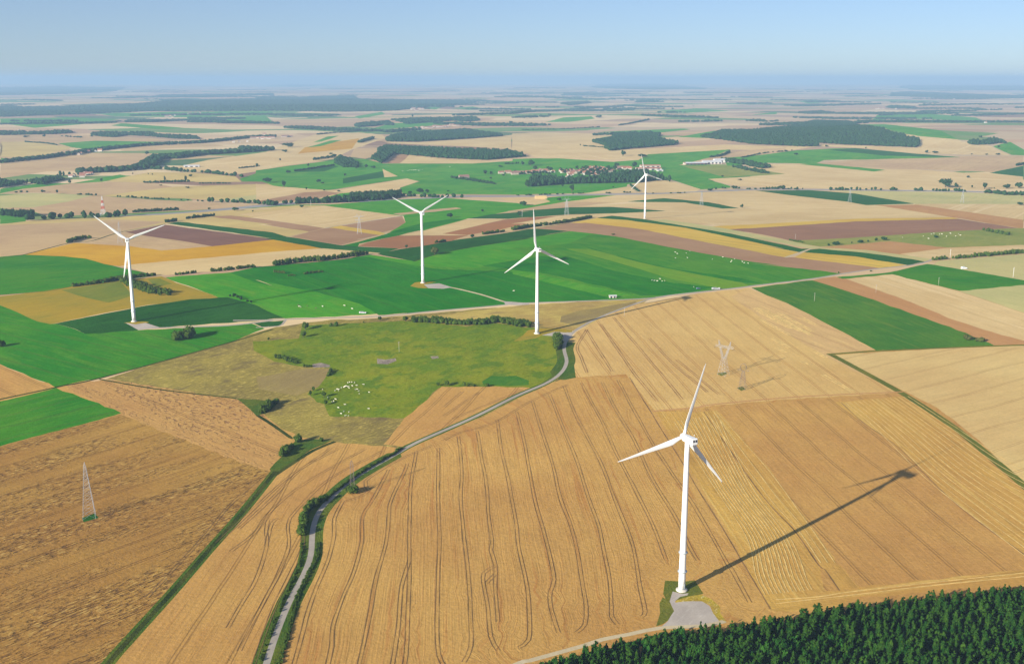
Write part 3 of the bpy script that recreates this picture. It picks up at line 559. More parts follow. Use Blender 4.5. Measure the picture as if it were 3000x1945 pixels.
TL = ['b2: 1040,190 930,400 858,520 850,700 800,900 720,1080 650,1280 642,1420 605,1600', 'b2: 1165,150 1160,180 1060,400 1040,500 1020,700 950,960 910,1180 870,1380 820,1600',
      'b2: 1230,70 1195,300 1185,500 1183,820 1178,1100 1165,1400 1140,1600', 'b2: 1385,40 1385,500 1395,700 1380,1000 1375,1300 1390,1480 1430,1560',
      'b2: 720,410 662,530 660,650 620,820 540,1000 480,1170 430,1370 365,1600']
ROWL = []
def row_coord(q):
    order = [TL[4], TL[0], TL[1], TL[2], TL[3]] + TR
    D = np.stack([dist2line(q, l) for l in ROWL], 1); i = np.argsort(D, 1)[:, :2]
    d0 = D[np.arange(len(q)), i[:, 0]]; d1 = D[np.arange(len(q)), i[:, 1]]
    return 26.0 * (i[:, 0] * d1 + i[:, 1] * d0) / (d0 + d1 + 1e-6)
for s in [TL[4], TL[0], TL[1], TL[2], TL[3]] + TR:
    p = PX(s); ROWL.append(smooth(cast(p[:, 0], p[:, 1]), 7.0))
build_land()
def ribbons(name, mat, lines, half, offs, z=.12):
    vs, fs = [], []
    for w in lines:
        t = np.gradient(w, axis=0); t /= np.hypot(t[:, 0], t[:, 1])[:, None] + 1e-9
        n = np.stack([-t[:, 1], t[:, 0]], 1)
        for o in offs:
            jit = .14 * np.sin(np.cumsum(RNG.uniform(.1, .9, len(w))))[:, None]
            hw = half * RNG.uniform(.55, 1.4, len(w))[:, None]
            a = w + n * (o - hw + jit); c = w + n * (o + hw + jit); b = len(vs)
            for k in range(len(w)):
                for p in (a[k], c[k]): vs.append((p[0], p[1], float(hgt(p[0], p[1])) + z))
            fs += [(b + 2 * k, b + 2 * k + 2, b + 2 * k + 3, b + 2 * k + 1) for k in range(len(w) - 1)]
    me = bpy.data.meshes.new(name); me.from_pydata(vs, [], fs); me.materials.append(M[mat])
    o = bpy.data.objects.new(name, me); COL.objects.link(o); o['kind'] = 'structure'
def LN(strings, step=7.0):
    out = []
    for s in strings:
        p = PX(s); out.append(smooth(cast(p[:, 0], p[:, 1]), step))
    return out
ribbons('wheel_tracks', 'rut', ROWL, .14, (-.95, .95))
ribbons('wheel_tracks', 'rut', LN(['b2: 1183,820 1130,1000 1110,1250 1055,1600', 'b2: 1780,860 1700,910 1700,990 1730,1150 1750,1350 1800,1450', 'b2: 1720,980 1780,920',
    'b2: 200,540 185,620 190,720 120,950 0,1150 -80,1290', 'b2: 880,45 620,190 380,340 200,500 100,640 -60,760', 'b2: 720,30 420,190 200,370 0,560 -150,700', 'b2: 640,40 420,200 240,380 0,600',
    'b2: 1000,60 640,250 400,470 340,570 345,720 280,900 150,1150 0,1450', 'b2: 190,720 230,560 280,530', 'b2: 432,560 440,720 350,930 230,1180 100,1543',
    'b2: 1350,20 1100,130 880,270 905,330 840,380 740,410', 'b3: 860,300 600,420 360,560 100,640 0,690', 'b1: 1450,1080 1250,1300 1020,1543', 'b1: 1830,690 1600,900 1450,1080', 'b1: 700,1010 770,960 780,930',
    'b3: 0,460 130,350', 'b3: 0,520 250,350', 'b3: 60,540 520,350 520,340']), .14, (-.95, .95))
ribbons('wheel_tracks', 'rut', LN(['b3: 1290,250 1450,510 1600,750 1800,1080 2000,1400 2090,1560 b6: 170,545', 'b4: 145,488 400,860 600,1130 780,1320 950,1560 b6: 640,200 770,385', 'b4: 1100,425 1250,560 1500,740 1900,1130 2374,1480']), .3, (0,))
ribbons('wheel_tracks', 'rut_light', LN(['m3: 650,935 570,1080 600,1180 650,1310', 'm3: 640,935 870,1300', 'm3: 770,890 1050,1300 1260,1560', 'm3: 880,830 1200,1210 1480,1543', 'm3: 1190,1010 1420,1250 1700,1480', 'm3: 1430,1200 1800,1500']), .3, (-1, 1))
ribbons('straw_rows', 'swath', LN(['b4: %d,%d %d,%d %d,%d b6: %d,%d %d,%d' % (60 + k * 45 - 120, 560 - k * 8, 330 + k * 40 - 120, 1000, 560 + k * 45 - 120, 1350, 40 + k * 68, 60 + k * 6 + 190, 125 + k * 62, 425 - k * 7) for k in np.arange(0, 7, .55)] +
    ['b4: 170,495 420,850 620,1110 800,1310 960,1540', 'b4: 215,490 470,840 680,1110 860,1320 1010,1540', 'b4: 232,485 600,900 850,1240 1060,1540']), .26, (0,), .15)
ribbons('straw_rows', 'swath', LN(['b4: %d,%d %d,%d %d,%d %d,%d' % (1130 + k * 52, 425 - k * 5, 1360 + k * 62, 620 - k * 4, 1700 + k * 76, 960 - k * 10, 2390 + k * 60, 1500 - k * 48) for k in np.arange(0, 9, .6)]), .28, (0,), .15)
ribbons('straw_rows', 'swath', LN(['b6: 220,465 600,440 960,385 2380,230', 'b6: 220,500 960,415 1400,360 2380,262']), .35, (0,), .15)
ribbons('straw_rows', 'swath', LN(['m4: %d,%d %d,%d' % (x, y, x + l, y + l * .55) for x, y, l in ((20, 750, 330), (60, 745, 380), (120, 765, 420), (200, 800, 300), (90, 850, 250), (440, 830, 130), (240, 790, 300), (0, 960, 60), (180, 1010, 160), (210, 1090, 90), (620, 1330, 260), (430, 1210, 60), (560, 1130, 90))]), .9, (-1.5, 1.5), .15)

# ------------------------------------------------------------------ foliage
M['leaf'] = leaf_mat('leaf', (.030, .066, .010), (.055, .095, .013), (.085, .12, .016))
M['leaf_far'] = leaf_mat('leaf_far', (.010, .036, .012), (.018, .052, .014), (.028, .066, .016))
M['leaf_dry'] = leaf_mat('leaf_dry', (.055, .075, .018), (.075, .09, .022), (.10, .10, .03))
M['spruce'] = leaf_mat('spruce', (.008, .038, .006), (.022, .060, .008), (.042, .090, .010))
M['broad'] = leaf_mat('broad', (.012, .062, .010), (.026, .085, .012), (.045, .115, .016))
M['bark'] = plain('bark', (.10, .07, .045), .95, .4, 3)
def ico(sub):
    import bmesh
    bm = bmesh.new(); bmesh.ops.create_icosphere(bm, subdivisions=sub, radius=1)
    bm.verts.ensure_lookup_table(); v = np.array([x.co[:] for x in bm.verts]); f = np.array([[q.index for q in x.verts] for x in bm.faces]); bm.free()
    return v, f
def crown_far(seed):
    g = np.random.default_rng(seed); v, f = ico(2 if seed % 2 else 1)
    k = np.zeros(len(v))
    for _ in range(10):
        d = g.normal(size=3); d /= np.linalg.norm(d); k += .22 * np.exp(-((v - d) ** 2).sum(1) / .18)
    v = v * (.72 + k + g.uniform(-.07, .07, len(v)))[:, None]; v[:, 2] = v[:, 2] * .5 + .5
    return v, f
def crown_near(seed, nleaf=420, core=.74, lobes=9):
    g = np.random.default_rng(seed); v, f = ico(2)
    L = [(np.zeros(3), core)]
    for _ in range(lobes):
        d = g.normal(size=3); d[2] = abs(d[2]) * .8 - .25; d /= np.linalg.norm(d); L.append((d * g.uniform(.45, .62), g.uniform(.3, .48)))
    vs, fs, n = [], [], 0
    vv, ff = ico(1)
    for c, r in L:
        vs.append(c + vv * r * g.uniform(.72, .98, (len(vv), 1))); fs.append(ff + n); n += len(vv)
    for _ in range(nleaf):
        c, r = L[g.integers(1, len(L))]; d = g.normal(size=3); d /= np.linalg.norm(d)
        p = c + d * r * g.uniform(.85, 1.2); s = g.uniform(.07, .15)
        a = g.normal(size=3); a -= d * (a @ d) * .6; a /= np.linalg.norm(a); b = np.cross(a, d + .4 * g.normal(size=3)); b /= np.linalg.norm(b) + 1e-9
        vs.append(np.array([p - a * s, p + b * s * .8, p + a * s, p - b * s * .8])); fs.append(np.array([[0, 1, 2], [0, 2, 3]]) + n); n += 4
    v = np.vstack(vs); f = np.vstack(fs); v = v / np.abs(v[:, :2]).max()
    z = v[:, 2]; v[:, 2] = (z - z.min()) / (z.max() - z.min())
    return v, f
def spruce(seed):
    g = np.random.default_rng(seed); vs, fs, n = [], [], 0
    seg = 7; rings = 6
    for k in range(rings):
        zz = .1 + .88 * k / (rings - 1); rr = .72 * (1 - zz) ** .45 + .02
        for j in range(seg):
            a = j * 2 * math.pi / seg + k * .4; q = rr * g.uniform(.6, 1.0); vs.append([q * math.cos(a), q * math.sin(a), zz])
    for k in range(rings - 1):
        for j in range(seg):
            a, b = k * seg + j, k * seg + (j + 1) % seg; fs += [[a, b, b + seg], [a, b + seg, a + seg]]
    n = len(vs)
    for t in range(16):
        zz = .08 + .9 * t / 16; rr = (1 - zz) ** .42 * .92 + .05; m = max(5, int(15 * (1 - zz) + 4))
        for j in range(m):
            a = j * 2 * math.pi / m + g.uniform(-.25, .25) + t; L = rr * g.uniform(.62, 1.32); w = .2 * rr + .05
            z0 = zz + g.uniform(-.02, .03); dr = g.uniform(.01, .06)
            c, s = math.cos(a), math.sin(a); px, py = -s, c
            vs += [[.25 * L * c, .25 * L * s, z0 + .03], [.72 * L * c + px * w, .72 * L * s + py * w, z0 - dr * .4 + g.uniform(-.02, .02)], [L * c, L * s, z0 - dr + g.uniform(0, .03)], [.72 * L * c - px * w, .72 * L * s - py * w, z0 - dr * .4 + g.uniform(-.02, .02)]]
            fs += [[n, n + 1, n + 2], [n, n + 2, n + 3]]; n += 4
    return np.array(vs), np.array(fs)
def lumpy(seed):
    g = np.random.default_rng(seed); vs, fs, n = [], [], 0; vv, ff = ico(1)
    for k in range(7):
        z = .12 + .80 * k / 6; rr = (1 - z) ** .5 * .85 + .08; m = max(1, int(6 * rr))
        for j in range(m):
            a = j * 2 * math.pi / m + k * 1.1 + g.uniform(-.4, .4); d = rr * g.uniform(.35, .62) * (m > 1); q = rr * g.uniform(.42, .62)
            c = np.array([d * math.cos(a), d * math.sin(a), z + g.uniform(-.05, .05)])
            vs.append(c + vv * [q, q, q * .22] * g.uniform(.7, 1.15, (len(vv), 1))); fs.append(ff + n); n += len(vv)
            for _ in range(9):
                e = g.normal(size=3); e /= np.linalg.norm(e); p = c + e * [q, q, q * .24]; t = g.normal(size=3); t /= np.linalg.norm(t); b = np.cross(t, e); w = .11
                vs.append(np.array([p - t * w * [1, 1, .3], p + b * w * [1, 1, .3], p + t * w * [1, 1, .3], p - b * w * [1, 1, .3]])); fs.append(np.array([[0, 1, 2], [0, 2, 3]]) + n); n += 4
    return np.vstack(vs), np.vstack(fs)
def mesh(name, v, f, mat, smooth_=False, tint=None):
    me = bpy.data.meshes.new(name); me.from_pydata(np.asarray(v).tolist(), [], np.asarray(f).tolist() if isinstance(f, np.ndarray) else f)
    me.materials.append(M[mat] if isinstance(mat, str) else mat)
    if smooth_: me.polygons.foreach_set('use_smooth', [True] * len(me.polygons))
    if tint is not None:
        at = me.attributes.new('tint', 'FLOAT', 'POINT'); at.data.foreach_set('value', np.asarray(tint, np.float32))
    return me
def link(name, me, parent=None, loc=None):
    o = bpy.data.objects.new(name, me); COL.objects.link(o)
    if parent is not None: o.parent = parent
    if loc is not None: o.location = loc
    return o
def tag(o, label, cat, group=None, kind=None):
    o['label'] = label; o['category'] = cat
    if group: o['group'] = group
    if kind: o['kind'] = kind
    return o
def empty(name, loc, rz=0.0):
    o = bpy.data.objects.new(name, None); COL.objects.link(o); o.location = loc; o.rotation_euler = (0, 0, rz); o.empty_display_size = 1
    return o
FAR_T = [crown_far(s) for s in range(8)]
NEAR_T = [crown_near(s) for s in range(40, 46)]
MID_T = [crown_near(s, 150, .72, 6) for s in range(60, 64)]
TRUNK = None
def trunk_mesh():
    vs, fs = [], []
    for k in range(5):
        z = k / 4; r = .06 * (1 - .6 * z) + (.02 if k == 0 else 0)
        for j in range(7): vs.append((r * math.cos(j * .898), r * math.sin(j * .898), z))
    for k in range(4):
        for j in range(7): a, b = k * 7 + j, k * 7 + (j + 1) % 7; fs.append((a, b, b + 7, a + 7))
    for j in range(4):   # limbs
        a = j * 1.57 + .4; b = len(vs); dx, dy = math.cos(a), math.sin(a)
        for (t, rr) in ((.55, .028), (1.0, .008)):
            e = (t - .55) * .75
            for q in range(4): vs.append((dx * e + rr * math.cos(q * 1.57), dy * e + rr * math.sin(q * 1.57), t * .95))
        for q in range(4): fs.append((b + q, b + (q + 1) % 4, b + 4 + (q + 1) % 4, b + 4 + q))
    return mesh('trunk', vs, fs, 'bark')
TRUNK = trunk_mesh()
CROWN_N = [mesh('crown', v, f, 'leaf') for v, f in NEAR_T]
CROWN_M = [mesh('crown', v, f, 'leaf_far') for v, f in MID_T]
CROWN_D = [mesh('crown', v, f, 'leaf_dry') for v, f in NEAR_T[:3]]
CROWN_F = [mesh('crown', v, f, 'leaf_far', True) for v, f in FAR_T]
def merge(pts, rad, hh, templ, zs=None, sink=.06):
    vs, fs, ts, n = [], [], [], 0
    for i, (p, r, h) in enumerate(zip(pts, rad, hh)):
        v, f = templ[RNG.integers(len(templ))]; a = RNG.uniform(0, 6.28); c, s = math.cos(a), math.sin(a)
        x = (v[:, 0] * c - v[:, 1] * s) * r; y = (v[:, 0] * s + v[:, 1] * c) * r
        z0 = float(hgt(p[0], p[1])) - sink * h
        vs.append(np.column_stack([x + p[0], y + p[1], v[:, 2] * h + z0])); fs.append(f + n); n += len(v); ts.append(np.full(len(v), RNG.uniform(0, 1)))
    return np.vstack(vs), np.vstack(fs), np.concatenate(ts)
def wood(label, s, h=14.0, mat='leaf_far', spacing=None, name='wood', lift=.85):
    p = PX(s); q = subdiv(p, True, 30); cy = .5 * (p[:, 1].min() + p[:, 1].max())
    near = cast(q[:, 0], q[:, 1]); back = cast(q[:, 0], q[:, 1], h * lift)
    w = np.where((q[:, 1] < cy)[:, None], back, near)
    d = float(np.median(w[:, 1])); sp = spacing or max(6.5, d / 420)
    x0, y0 = w.min(0); x1, y1 = w.max(0)
    n = int((x1 - x0) * (y1 - y0) / sp ** 2)
    while n > 60000: sp *= 1.2; n = int((x1 - x0) * (y1 - y0) / sp ** 2)
    gx, gy = np.meshgrid(np.arange(x0, x1, sp), np.arange(y0, y1, sp)); P = np.column_stack([gx.ravel(), gy.ravel()]); P += RNG.uniform(-.42, .42, P.shape) * sp
    P = P[inpoly(P, w)]
    if not len(P): return
    r = sp * RNG.uniform(.5, .9, len(P)); hh = h * RNG.uniform(.62, 1.25, len(P))
    v, f, t = merge(P, r, hh, FAR_T if d > 2600 else MID_T)
    o = link(name, mesh(name, v, f, mat, d > 2600, t)); return tag(o, label, 'wood', None, 'stuff')
def lab_short(s): return ' '.join(s.split()[:12])
def hedge(label, s, h=4.0, width=5.0, gap=.0, mat='leaf', name='hedge', group=None, cat='hedge', jit=.3, kind=None):
    p = PX(s); w = smooth(cast(p[:, 0], p[:, 1]), 3.0)
    c = np.concatenate([[0], np.cumsum(np.hypot(*np.diff(w, axis=0).T))]); d = float(np.median(np.hypot(w[:, 0], w[:, 1])))
    solo = gap > .1
    step = max(h * (.9 if solo else .34), d / (420 if solo else 800)); n = max(2, int(c[-1] / step))
    if not solo: gap = 0
    P = []
    rows = 1 if solo else max(1, int(width / (h * .8)))
    for t in np.linspace(0, c[-1], n):
        if RNG.uniform() < gap: continue
        for k in range(rows):
            a = np.array([np.interp(t, c, w[:, 0]), np.interp(t, c, w[:, 1])]); P.append(a + RNG.uniform(-.5, .5, 2) * width * (1 if rows > 1 else .5))
    if not P: return
    P = np.array(P); hh = h * RNG.uniform(1 - jit, 1 + jit, len(P)); r = np.maximum(hh * .55, step * .6) * RNG.uniform(.8, 1.2, len(P))
    if solo:
        ms = CROWN_F if d > 2000 else (CROWN_M if d > 1100 else CROWN_N); nm = 'tree' if h >= 5 else 'shrub'
        for q, a, b in zip(P, hh, r):
            o = link(nm, ms[RNG.integers(len(ms))], None, (q[0], q[1], float(hgt(*q)) - .05 * a)); o.scale = (b, b, a * 1.1); o.rotation_euler = (0, 0, RNG.uniform(0, 6.28))
            tag(o, 'single %s in the %s' % (nm, lab_short(label)), nm, label)
        return
    v, f, t = merge(P, r, hh, FAR_T if d > 2600 else (MID_T if d > 1100 else NEAR_T))
    return tag(link(name, mesh(name, v, f, mat, d > 2600, t)), label, cat, group, kind)
def tree(px, py, wpx, label, cat='tree', group=None, name='tree', ratio=1.0, crowns=None):
    g = cast([px], [py])[0]; d = math.hypot(g[0], g[1], CAMZ); w = wpx * d / FPX
    h = w * ratio; o = empty(name, (g[0], g[1], float(hgt(*g))), RNG.uniform(0, 6.28))
    cr = link('crown', (crowns or (CROWN_N if d < 1500 else CROWN_M))[RNG.integers(len(crowns or (CROWN_N if d < 1500 else CROWN_M)))], o)
    lift = .0 if name == 'bush' else .14
    cr.scale = (w / 2, w / 2, h * (1 - lift)); cr.location = (0, 0, h * lift - (.05 * h if name == 'bush' else 0))
    if name != 'bush':
        t = link('trunk', TRUNK, o); t.scale = (h * .9, h * .9, h * .55)
    return tag(o, label, cat, group)
def trees(c, items, label, group, **kw):
    a = CROP[c]
    for it in items:
        x, y, w = it[:3]; kw2 = dict(kw)
        if len(it) > 3: kw2['ratio'] = it[3]
        tree(a[0] + x * a[2], a[1] + y * a[2], w * a[2], label, group=group, **kw2)
def one(c, x, y, w, label, **kw):
    a = CROP[c]; return tree(a[0] + x * a[2], a[1] + y * a[2], w * a[2], label, **kw)

# far woods
wood('long dark wood with a curved near edge below the far village, middle distance', 'u2: 1130,620 1180,575 1330,548 1600,535 1830,520 2140,565 2140,592 1900,612 1400,642 1140,640', 15)
wood('long dark wood with a hooked left end, nearest of the two parallel woods', 'u2: 1060,690 1130,662 1600,682 2200,702 2355,742 2340,772 2000,802 1650,787 1200,747 1090,832 1000,790 1060,762', 15)
wood('small round wood at the end of a tree row above green pastures', 'u2: 680,770 740,748 830,780 885,835 885,870 760,862 690,832', 12)
wood('triangular dark wood on pale stubble just right of centre in the distance', 'u3: 700,620 870,592 900,560 1290,555 1260,590 1440,632 1400,672 980,707 850,722 800,700 820,680', 14)
wood('big hilltop forest spreading over the distant hill on the right', 'u4: -450,600 -250,530 0,530 400,490 540,448 850,455 930,485 1150,515 1330,585 1330,615 1460,625 1450,692 820,667 480,645 600,682 460,685 0,662', 15)
wood('dark tree belt in front of the red roofed village', 'u3: 120,1030 180,975 300,945 450,965 740,960 900,930 960,905 1150,905 1330,955 1390,968 1100,997 860,1002 560,1007 180,1032', 19, lift=.4)
wood('broad blue forest across the far plain on the left', 'u1: 0,335 700,322 1200,302 1500,275 2374,258 u2: 400,250 850,238 1000,268 2000,272 1700,318 1200,372 740,382 150,372 0,375 u1: 1300,378 680,402 0,426', 16)
for lab, s in (('wide far wood on the left horizon plain', 'u1: 0,165 500,158 1100,165 1000,195 900,212 500,228 0,238'), ('low dark wood above the broad blue forest', 'u1: 1240,260 1400,228 2000,222 2374,215 2374,235 1800,255'),
               ('far wood on the central horizon ridge', 'u2: 100,150 250,122 560,128 700,150 300,165'), ('far rectangular wood left of centre near a small village', 'u1: 1090,455 1150,442 1540,445 1580,460 1300,472 1100,472'),
               ('dark wood behind the far white village in the centre', 'u2: 1200,455 1500,425 1900,415 1940,440 1700,460 1300,488'), ('scrubby far copse left of the white village', 'u2: 860,480 960,460 1150,452 1200,480 1000,510 870,515'),
               ('far oval copse in pale fields right of centre', 'u3: 430,315 470,292 660,285 680,305 500,325'), ('far long copse on the centre right plain', 'u3: 430,240 500,215 700,212 1200,215 1000,225 620,242'),
               ('dark far copse strip beside pale field, upper right', 'u4: 405,392 470,372 600,365 740,378 740,392 500,400'), ('far copse beside a white farm, upper right', 'u4: 1180,345 1220,318 1350,325 1440,345 1250,355'),
               ('broad far wood near the right horizon', 'u4: 1215,245 1230,210 1400,200 1700,215 2374,235 2374,265 1850,270 1500,255'), ('far wood strip below the right horizon', 'u4: 1300,165 1450,145 2000,150 2374,145 2374,195 1400,190'),
               ('pair of round copses on the far right slope', 'u4: 1885,655 1920,640 2040,645 2050,605 2120,598 2240,630 2170,655 2060,665 1930,672'), ('far copse on the distant right plain', 'u4: 1890,345 1970,345 2200,365 1960,368'),
               ('far copse strip below a green field', 'u3: 1070,300 1100,290 1200,278 1320,285 1250,298'), ('small far copse above the triangular wood', 'u3: 2020,460 2150,440 2330,460 2250,470'),
               ('far blue wood at centre horizon', 'u3: 680,170 760,130 1100,128 1500,150 1700,180 1200,190'), ('far wood line left of the centre horizon', 'u2: 0,262 600,238 900,232 700,250 0,270'),
               ('far slanting copse strip above the right fields', 'u4: 1105,415 1200,395 1400,380 1420,390 1200,412')):
    wood(lab, s, 15)
wood('dark copse beside the green meadow at the left edge', 'u1: 0,1270 100,1225 290,1230 310,1285 160,1300 0,1280', 12)
wood('wooded left edge clump along the valley', 'u1: 0,1045 0,985 260,965 330,945 500,925 560,940 260,1000', 12)
wood('dark wood of the left valley at the far river bend', 'u1: 0,560 300,545 600,530 630,545 500,575 0,585', 13)
wood('dark wood strip above the left valley meadow', 'u1: 785,565 800,548 1300,548 1500,590 1700,600 1740,620 1500,615 1300,595 900,578', 13)
wood('dark copse right of the left valley villages', 'u1: 2060,680 2100,670 2330,675 2330,695 2150,710', 12)
wood('dark clump behind the valley houses', 'u1: 510,930 520,905 690,895 690,925 600,940', 13)
def far_copses():
    g = np.random.default_rng(3)
    for k in range(140):
        d = 5200 * (28000 / 5200) ** (g.uniform(0, 1) ** .8); a = R(g.uniform(-27, 27)); c = np.array([d * math.sin(a), d * math.cos(a)])
        L = g.uniform(120, 420) * (d / 8000) ** .6; Wd = L * g.uniform(.12, .4); th = g.uniform(-.5, .5)
        sp = max(14, d / 420); n = int(L * Wd * 2.2 / sp ** 2) + 4
        uv = g.uniform(-1, 1, (n * 2, 2)); uv = uv[(uv[:, 0] ** 2 + uv[:, 1] ** 2) < 1][:n]; uv = uv * [L, Wd]
        P = c + np.column_stack([uv[:, 0] * math.cos(th) - uv[:, 1] * math.sin(th), uv[:, 0] * math.sin(th) + uv[:, 1] * math.cos(th)])
        v, f, t = merge(P, sp * g.uniform(.6, .95, len(P)), 15 * g.uniform(.7, 1.1, len(P)), FAR_T)
        tag(link('wood', mesh('wood', v, f, 'leaf_far', True, t)), 'small blue copse scattered over the far plain', 'wood', 'copses of the far plain', 'stuff')
far_copses()
# lines of trees
HL = [('dark tree line following the upper left valley', 'u1: 0,825 300,795 640,750 900,712 1200,682 1700,655 2150,610 2374,600', 10, 16, .05, 'tree_line'),
      ('dark tree line along the left valley villages', 'u1: 690,915 1000,895 1240,875 1330,820 1400,780 1500,785 1800,750 2100,735 2374,715', 12, 26, .05, 'tree_line'),
      ('tree line below the valley on the gold field edge', 'u1: 1330,880 1450,890 1600,905 1800,915 2100,950', 9, 10, .15, 'tree_line'),
      ('poplar dotted low hedge in the left stubble', 'u1: 1260,1000 1450,995 1640,990', 6, 6, .0, 'hedge'),
      ('low dark hedge right of the poplars', 'u1: 1730,1005 2000,1005', 4, 5, .1, 'hedge'),
      ('broken hedgerow crossing the left tan fields', 'u1: 990,1112 1250,1135 1600,1152 1760,1160', 4, 4, .4, 'hedge'),
      ('long dark hedgerow meeting the motorway on the left', 'u1: 1810,1165 2000,1170 2200,1180 2374,1195 u2: 150,1185 350,1180', 8, 9, .15, 'tree_line'),
      ('tall tree belt screening the motorway in the centre', 'u2: 360,1180 700,1165 940,1150 1220,1125', 11, 20, .0, 'tree_line'),
      ('upper tree row beside the motorway belt', 'u2: 820,1115 1000,1110 1220,1098', 9, 12, .0, 'tree_line'),
      ('bushy row along the motorway right of the belt', 'u2: 1230,1115 1400,1120 1600,1128 1820,1128', 7, 8, .15, 'tree_line'),
      ('dark shrub row beside the red and white mast', 'u1: 230,1330 500,1310 900,1300 1100,1285', 9, 12, .15, 'tree_line'),
      ('hedge along the motorway left of centre', 'u1: 1170,1255 1350,1245 1550,1235', 6, 7, .1, 'hedge'),
      ('low hedge on the ploughed field corner', 'u1: 1620,1312 1700,1302 1860,1285', 5, 4, .1, 'hedge'),
      ('short dark hedge at the brown field corner', 'u1: 1450,1342 1530,1330', 6, 5, .0, 'hedge'),
      ('row of small trees along the motorway on the right', 'u4: 690,1062 1000,1062 1500,1068 1860,1075', 6, 4, .35, 'tree_line'),
      ('tree line left of the right motorway row', 'u3: 1660,1075 1830,1050 2100,1055 2374,1050 u4: 100,1050 400,1055', 5, 6, .4, 'hedge'),
      ('low shrub row along the motorway centre right', 'u3: 30,1108 300,1102 700,1090 1000,1085 1280,1092 1600,1085', 3.5, 4, .6, 'hedge'),
      ('dark hedge running down to the motorway behind the white pole turbine', 'u3: 1030,1020 1100,1075', 5, 5, .0, 'hedge'),
      ('long thin hedgerow across the far pale fields', 'u3: 90,540 400,535 700,520 760,515', 7, 8, .1, 'hedge'),
      ('dark slanting far hedgerow in the pale centre fields', 'u3: 930,500 1050,480 1190,450', 9, 14, .0, 'hedge'),
      ('blue far tree line above the pale fields', 'u3: 0,400 300,380 600,360 950,335', 12, 30, .05, 'tree_line'),
      ('hedge edging the wood at the stubble', 'u3: 620,680 800,692', 5, 6, .1, 'hedge'),
      ('curving hedge on the pasture right of the village', 'u3: 1720,778 1800,768 1890,735', 7, 8, .0, 'hedge'),
      ('dark hedge beside the white sheds', 'u3: 1880,815 2000,830 2200,870', 10, 24, .0, 'tree_line'),
      ('second dark hedge below the white sheds', 'u3: 1930,860 2050,885 2200,915', 7, 12, .0, 'tree_line'),
      ('low hedge across the slope right of the sheds', 'u3: 2000,780 2200,740 2374,725 u4: 300,720', 4, 5, .25, 'hedge'),
      ('tree row at the right edge beyond the motorway', 'u4: 2060,1085 2200,1100 2374,1105', 7, 12, .0, 'tree_line'),
      ('hedge on the far right green slope', 'u4: 2310,850 2374,840', 8, 8, .0, 'hedge'),
      ('tree row leading to the small round wood', 'u2: 500,800 600,785 690,770', 7, 8, .0, 'tree_line'),
      ('hedge along the dark strip in the green pastures', 'u2: 330,900 500,875 680,848', 6, 7, .0, 'hedge'),
      ('far hedge line left of the two parallel woods', 'u2: 530,580 700,565 950,545', 7, 8, .1, 'hedge'),
      ('far dark line of trees by the white village', 'u2: 1150,560 1300,545 1400,540', 12, 30, .0, 'tree_line'),
      ('hedge beside the dark small field above centre', 'u2: 895,650 950,632 1015,612', 9, 16, .0, 'hedge'),
      ('scrub strip below the lone farmhouse', 'u2: 1700,955 1850,975 2080,1010', 6, 14, .1, 'hedge'),
      ('short tree row left of the village', 'u3: -60,835 60,832', 6, 8, .0, 'hedge'),
      ('far shrub row in the left valley meadow', 'u1: 220,645 380,655 500,672', 6, 6, .1, 'hedge'),
      ('row of young trees on the gold slope', 'u1: 2080,875 2250,855', 5, 4, .1, 'hedge'),
      ('shrub row below the left far wood', 'u1: 540,595 700,605', 6, 7, .15, 'hedge'),
      ('far tree strip above the left meadow', 'u1: 890,472 1050,462', 7, 10, .0, 'hedge'),
      ('broken shrubs across the lower left tan field', 'u1: 140,1085 240,1082', 5, 4, .2, 'hedge'),
      ('small shrubs beside the left tan field', 'u1: 680,1102 840,1108', 4, 4, .3, 'hedge')]
for lab, s, h, w, g, nm in HL: hedge(lab, s, h * (1.3 if nm == 'tree_line' else 1.1), w * (1.6 if nm == 'tree_line' else 1.0), g, 'leaf_far', nm, cat='hedge' if nm == 'hedge' else 'tree line')
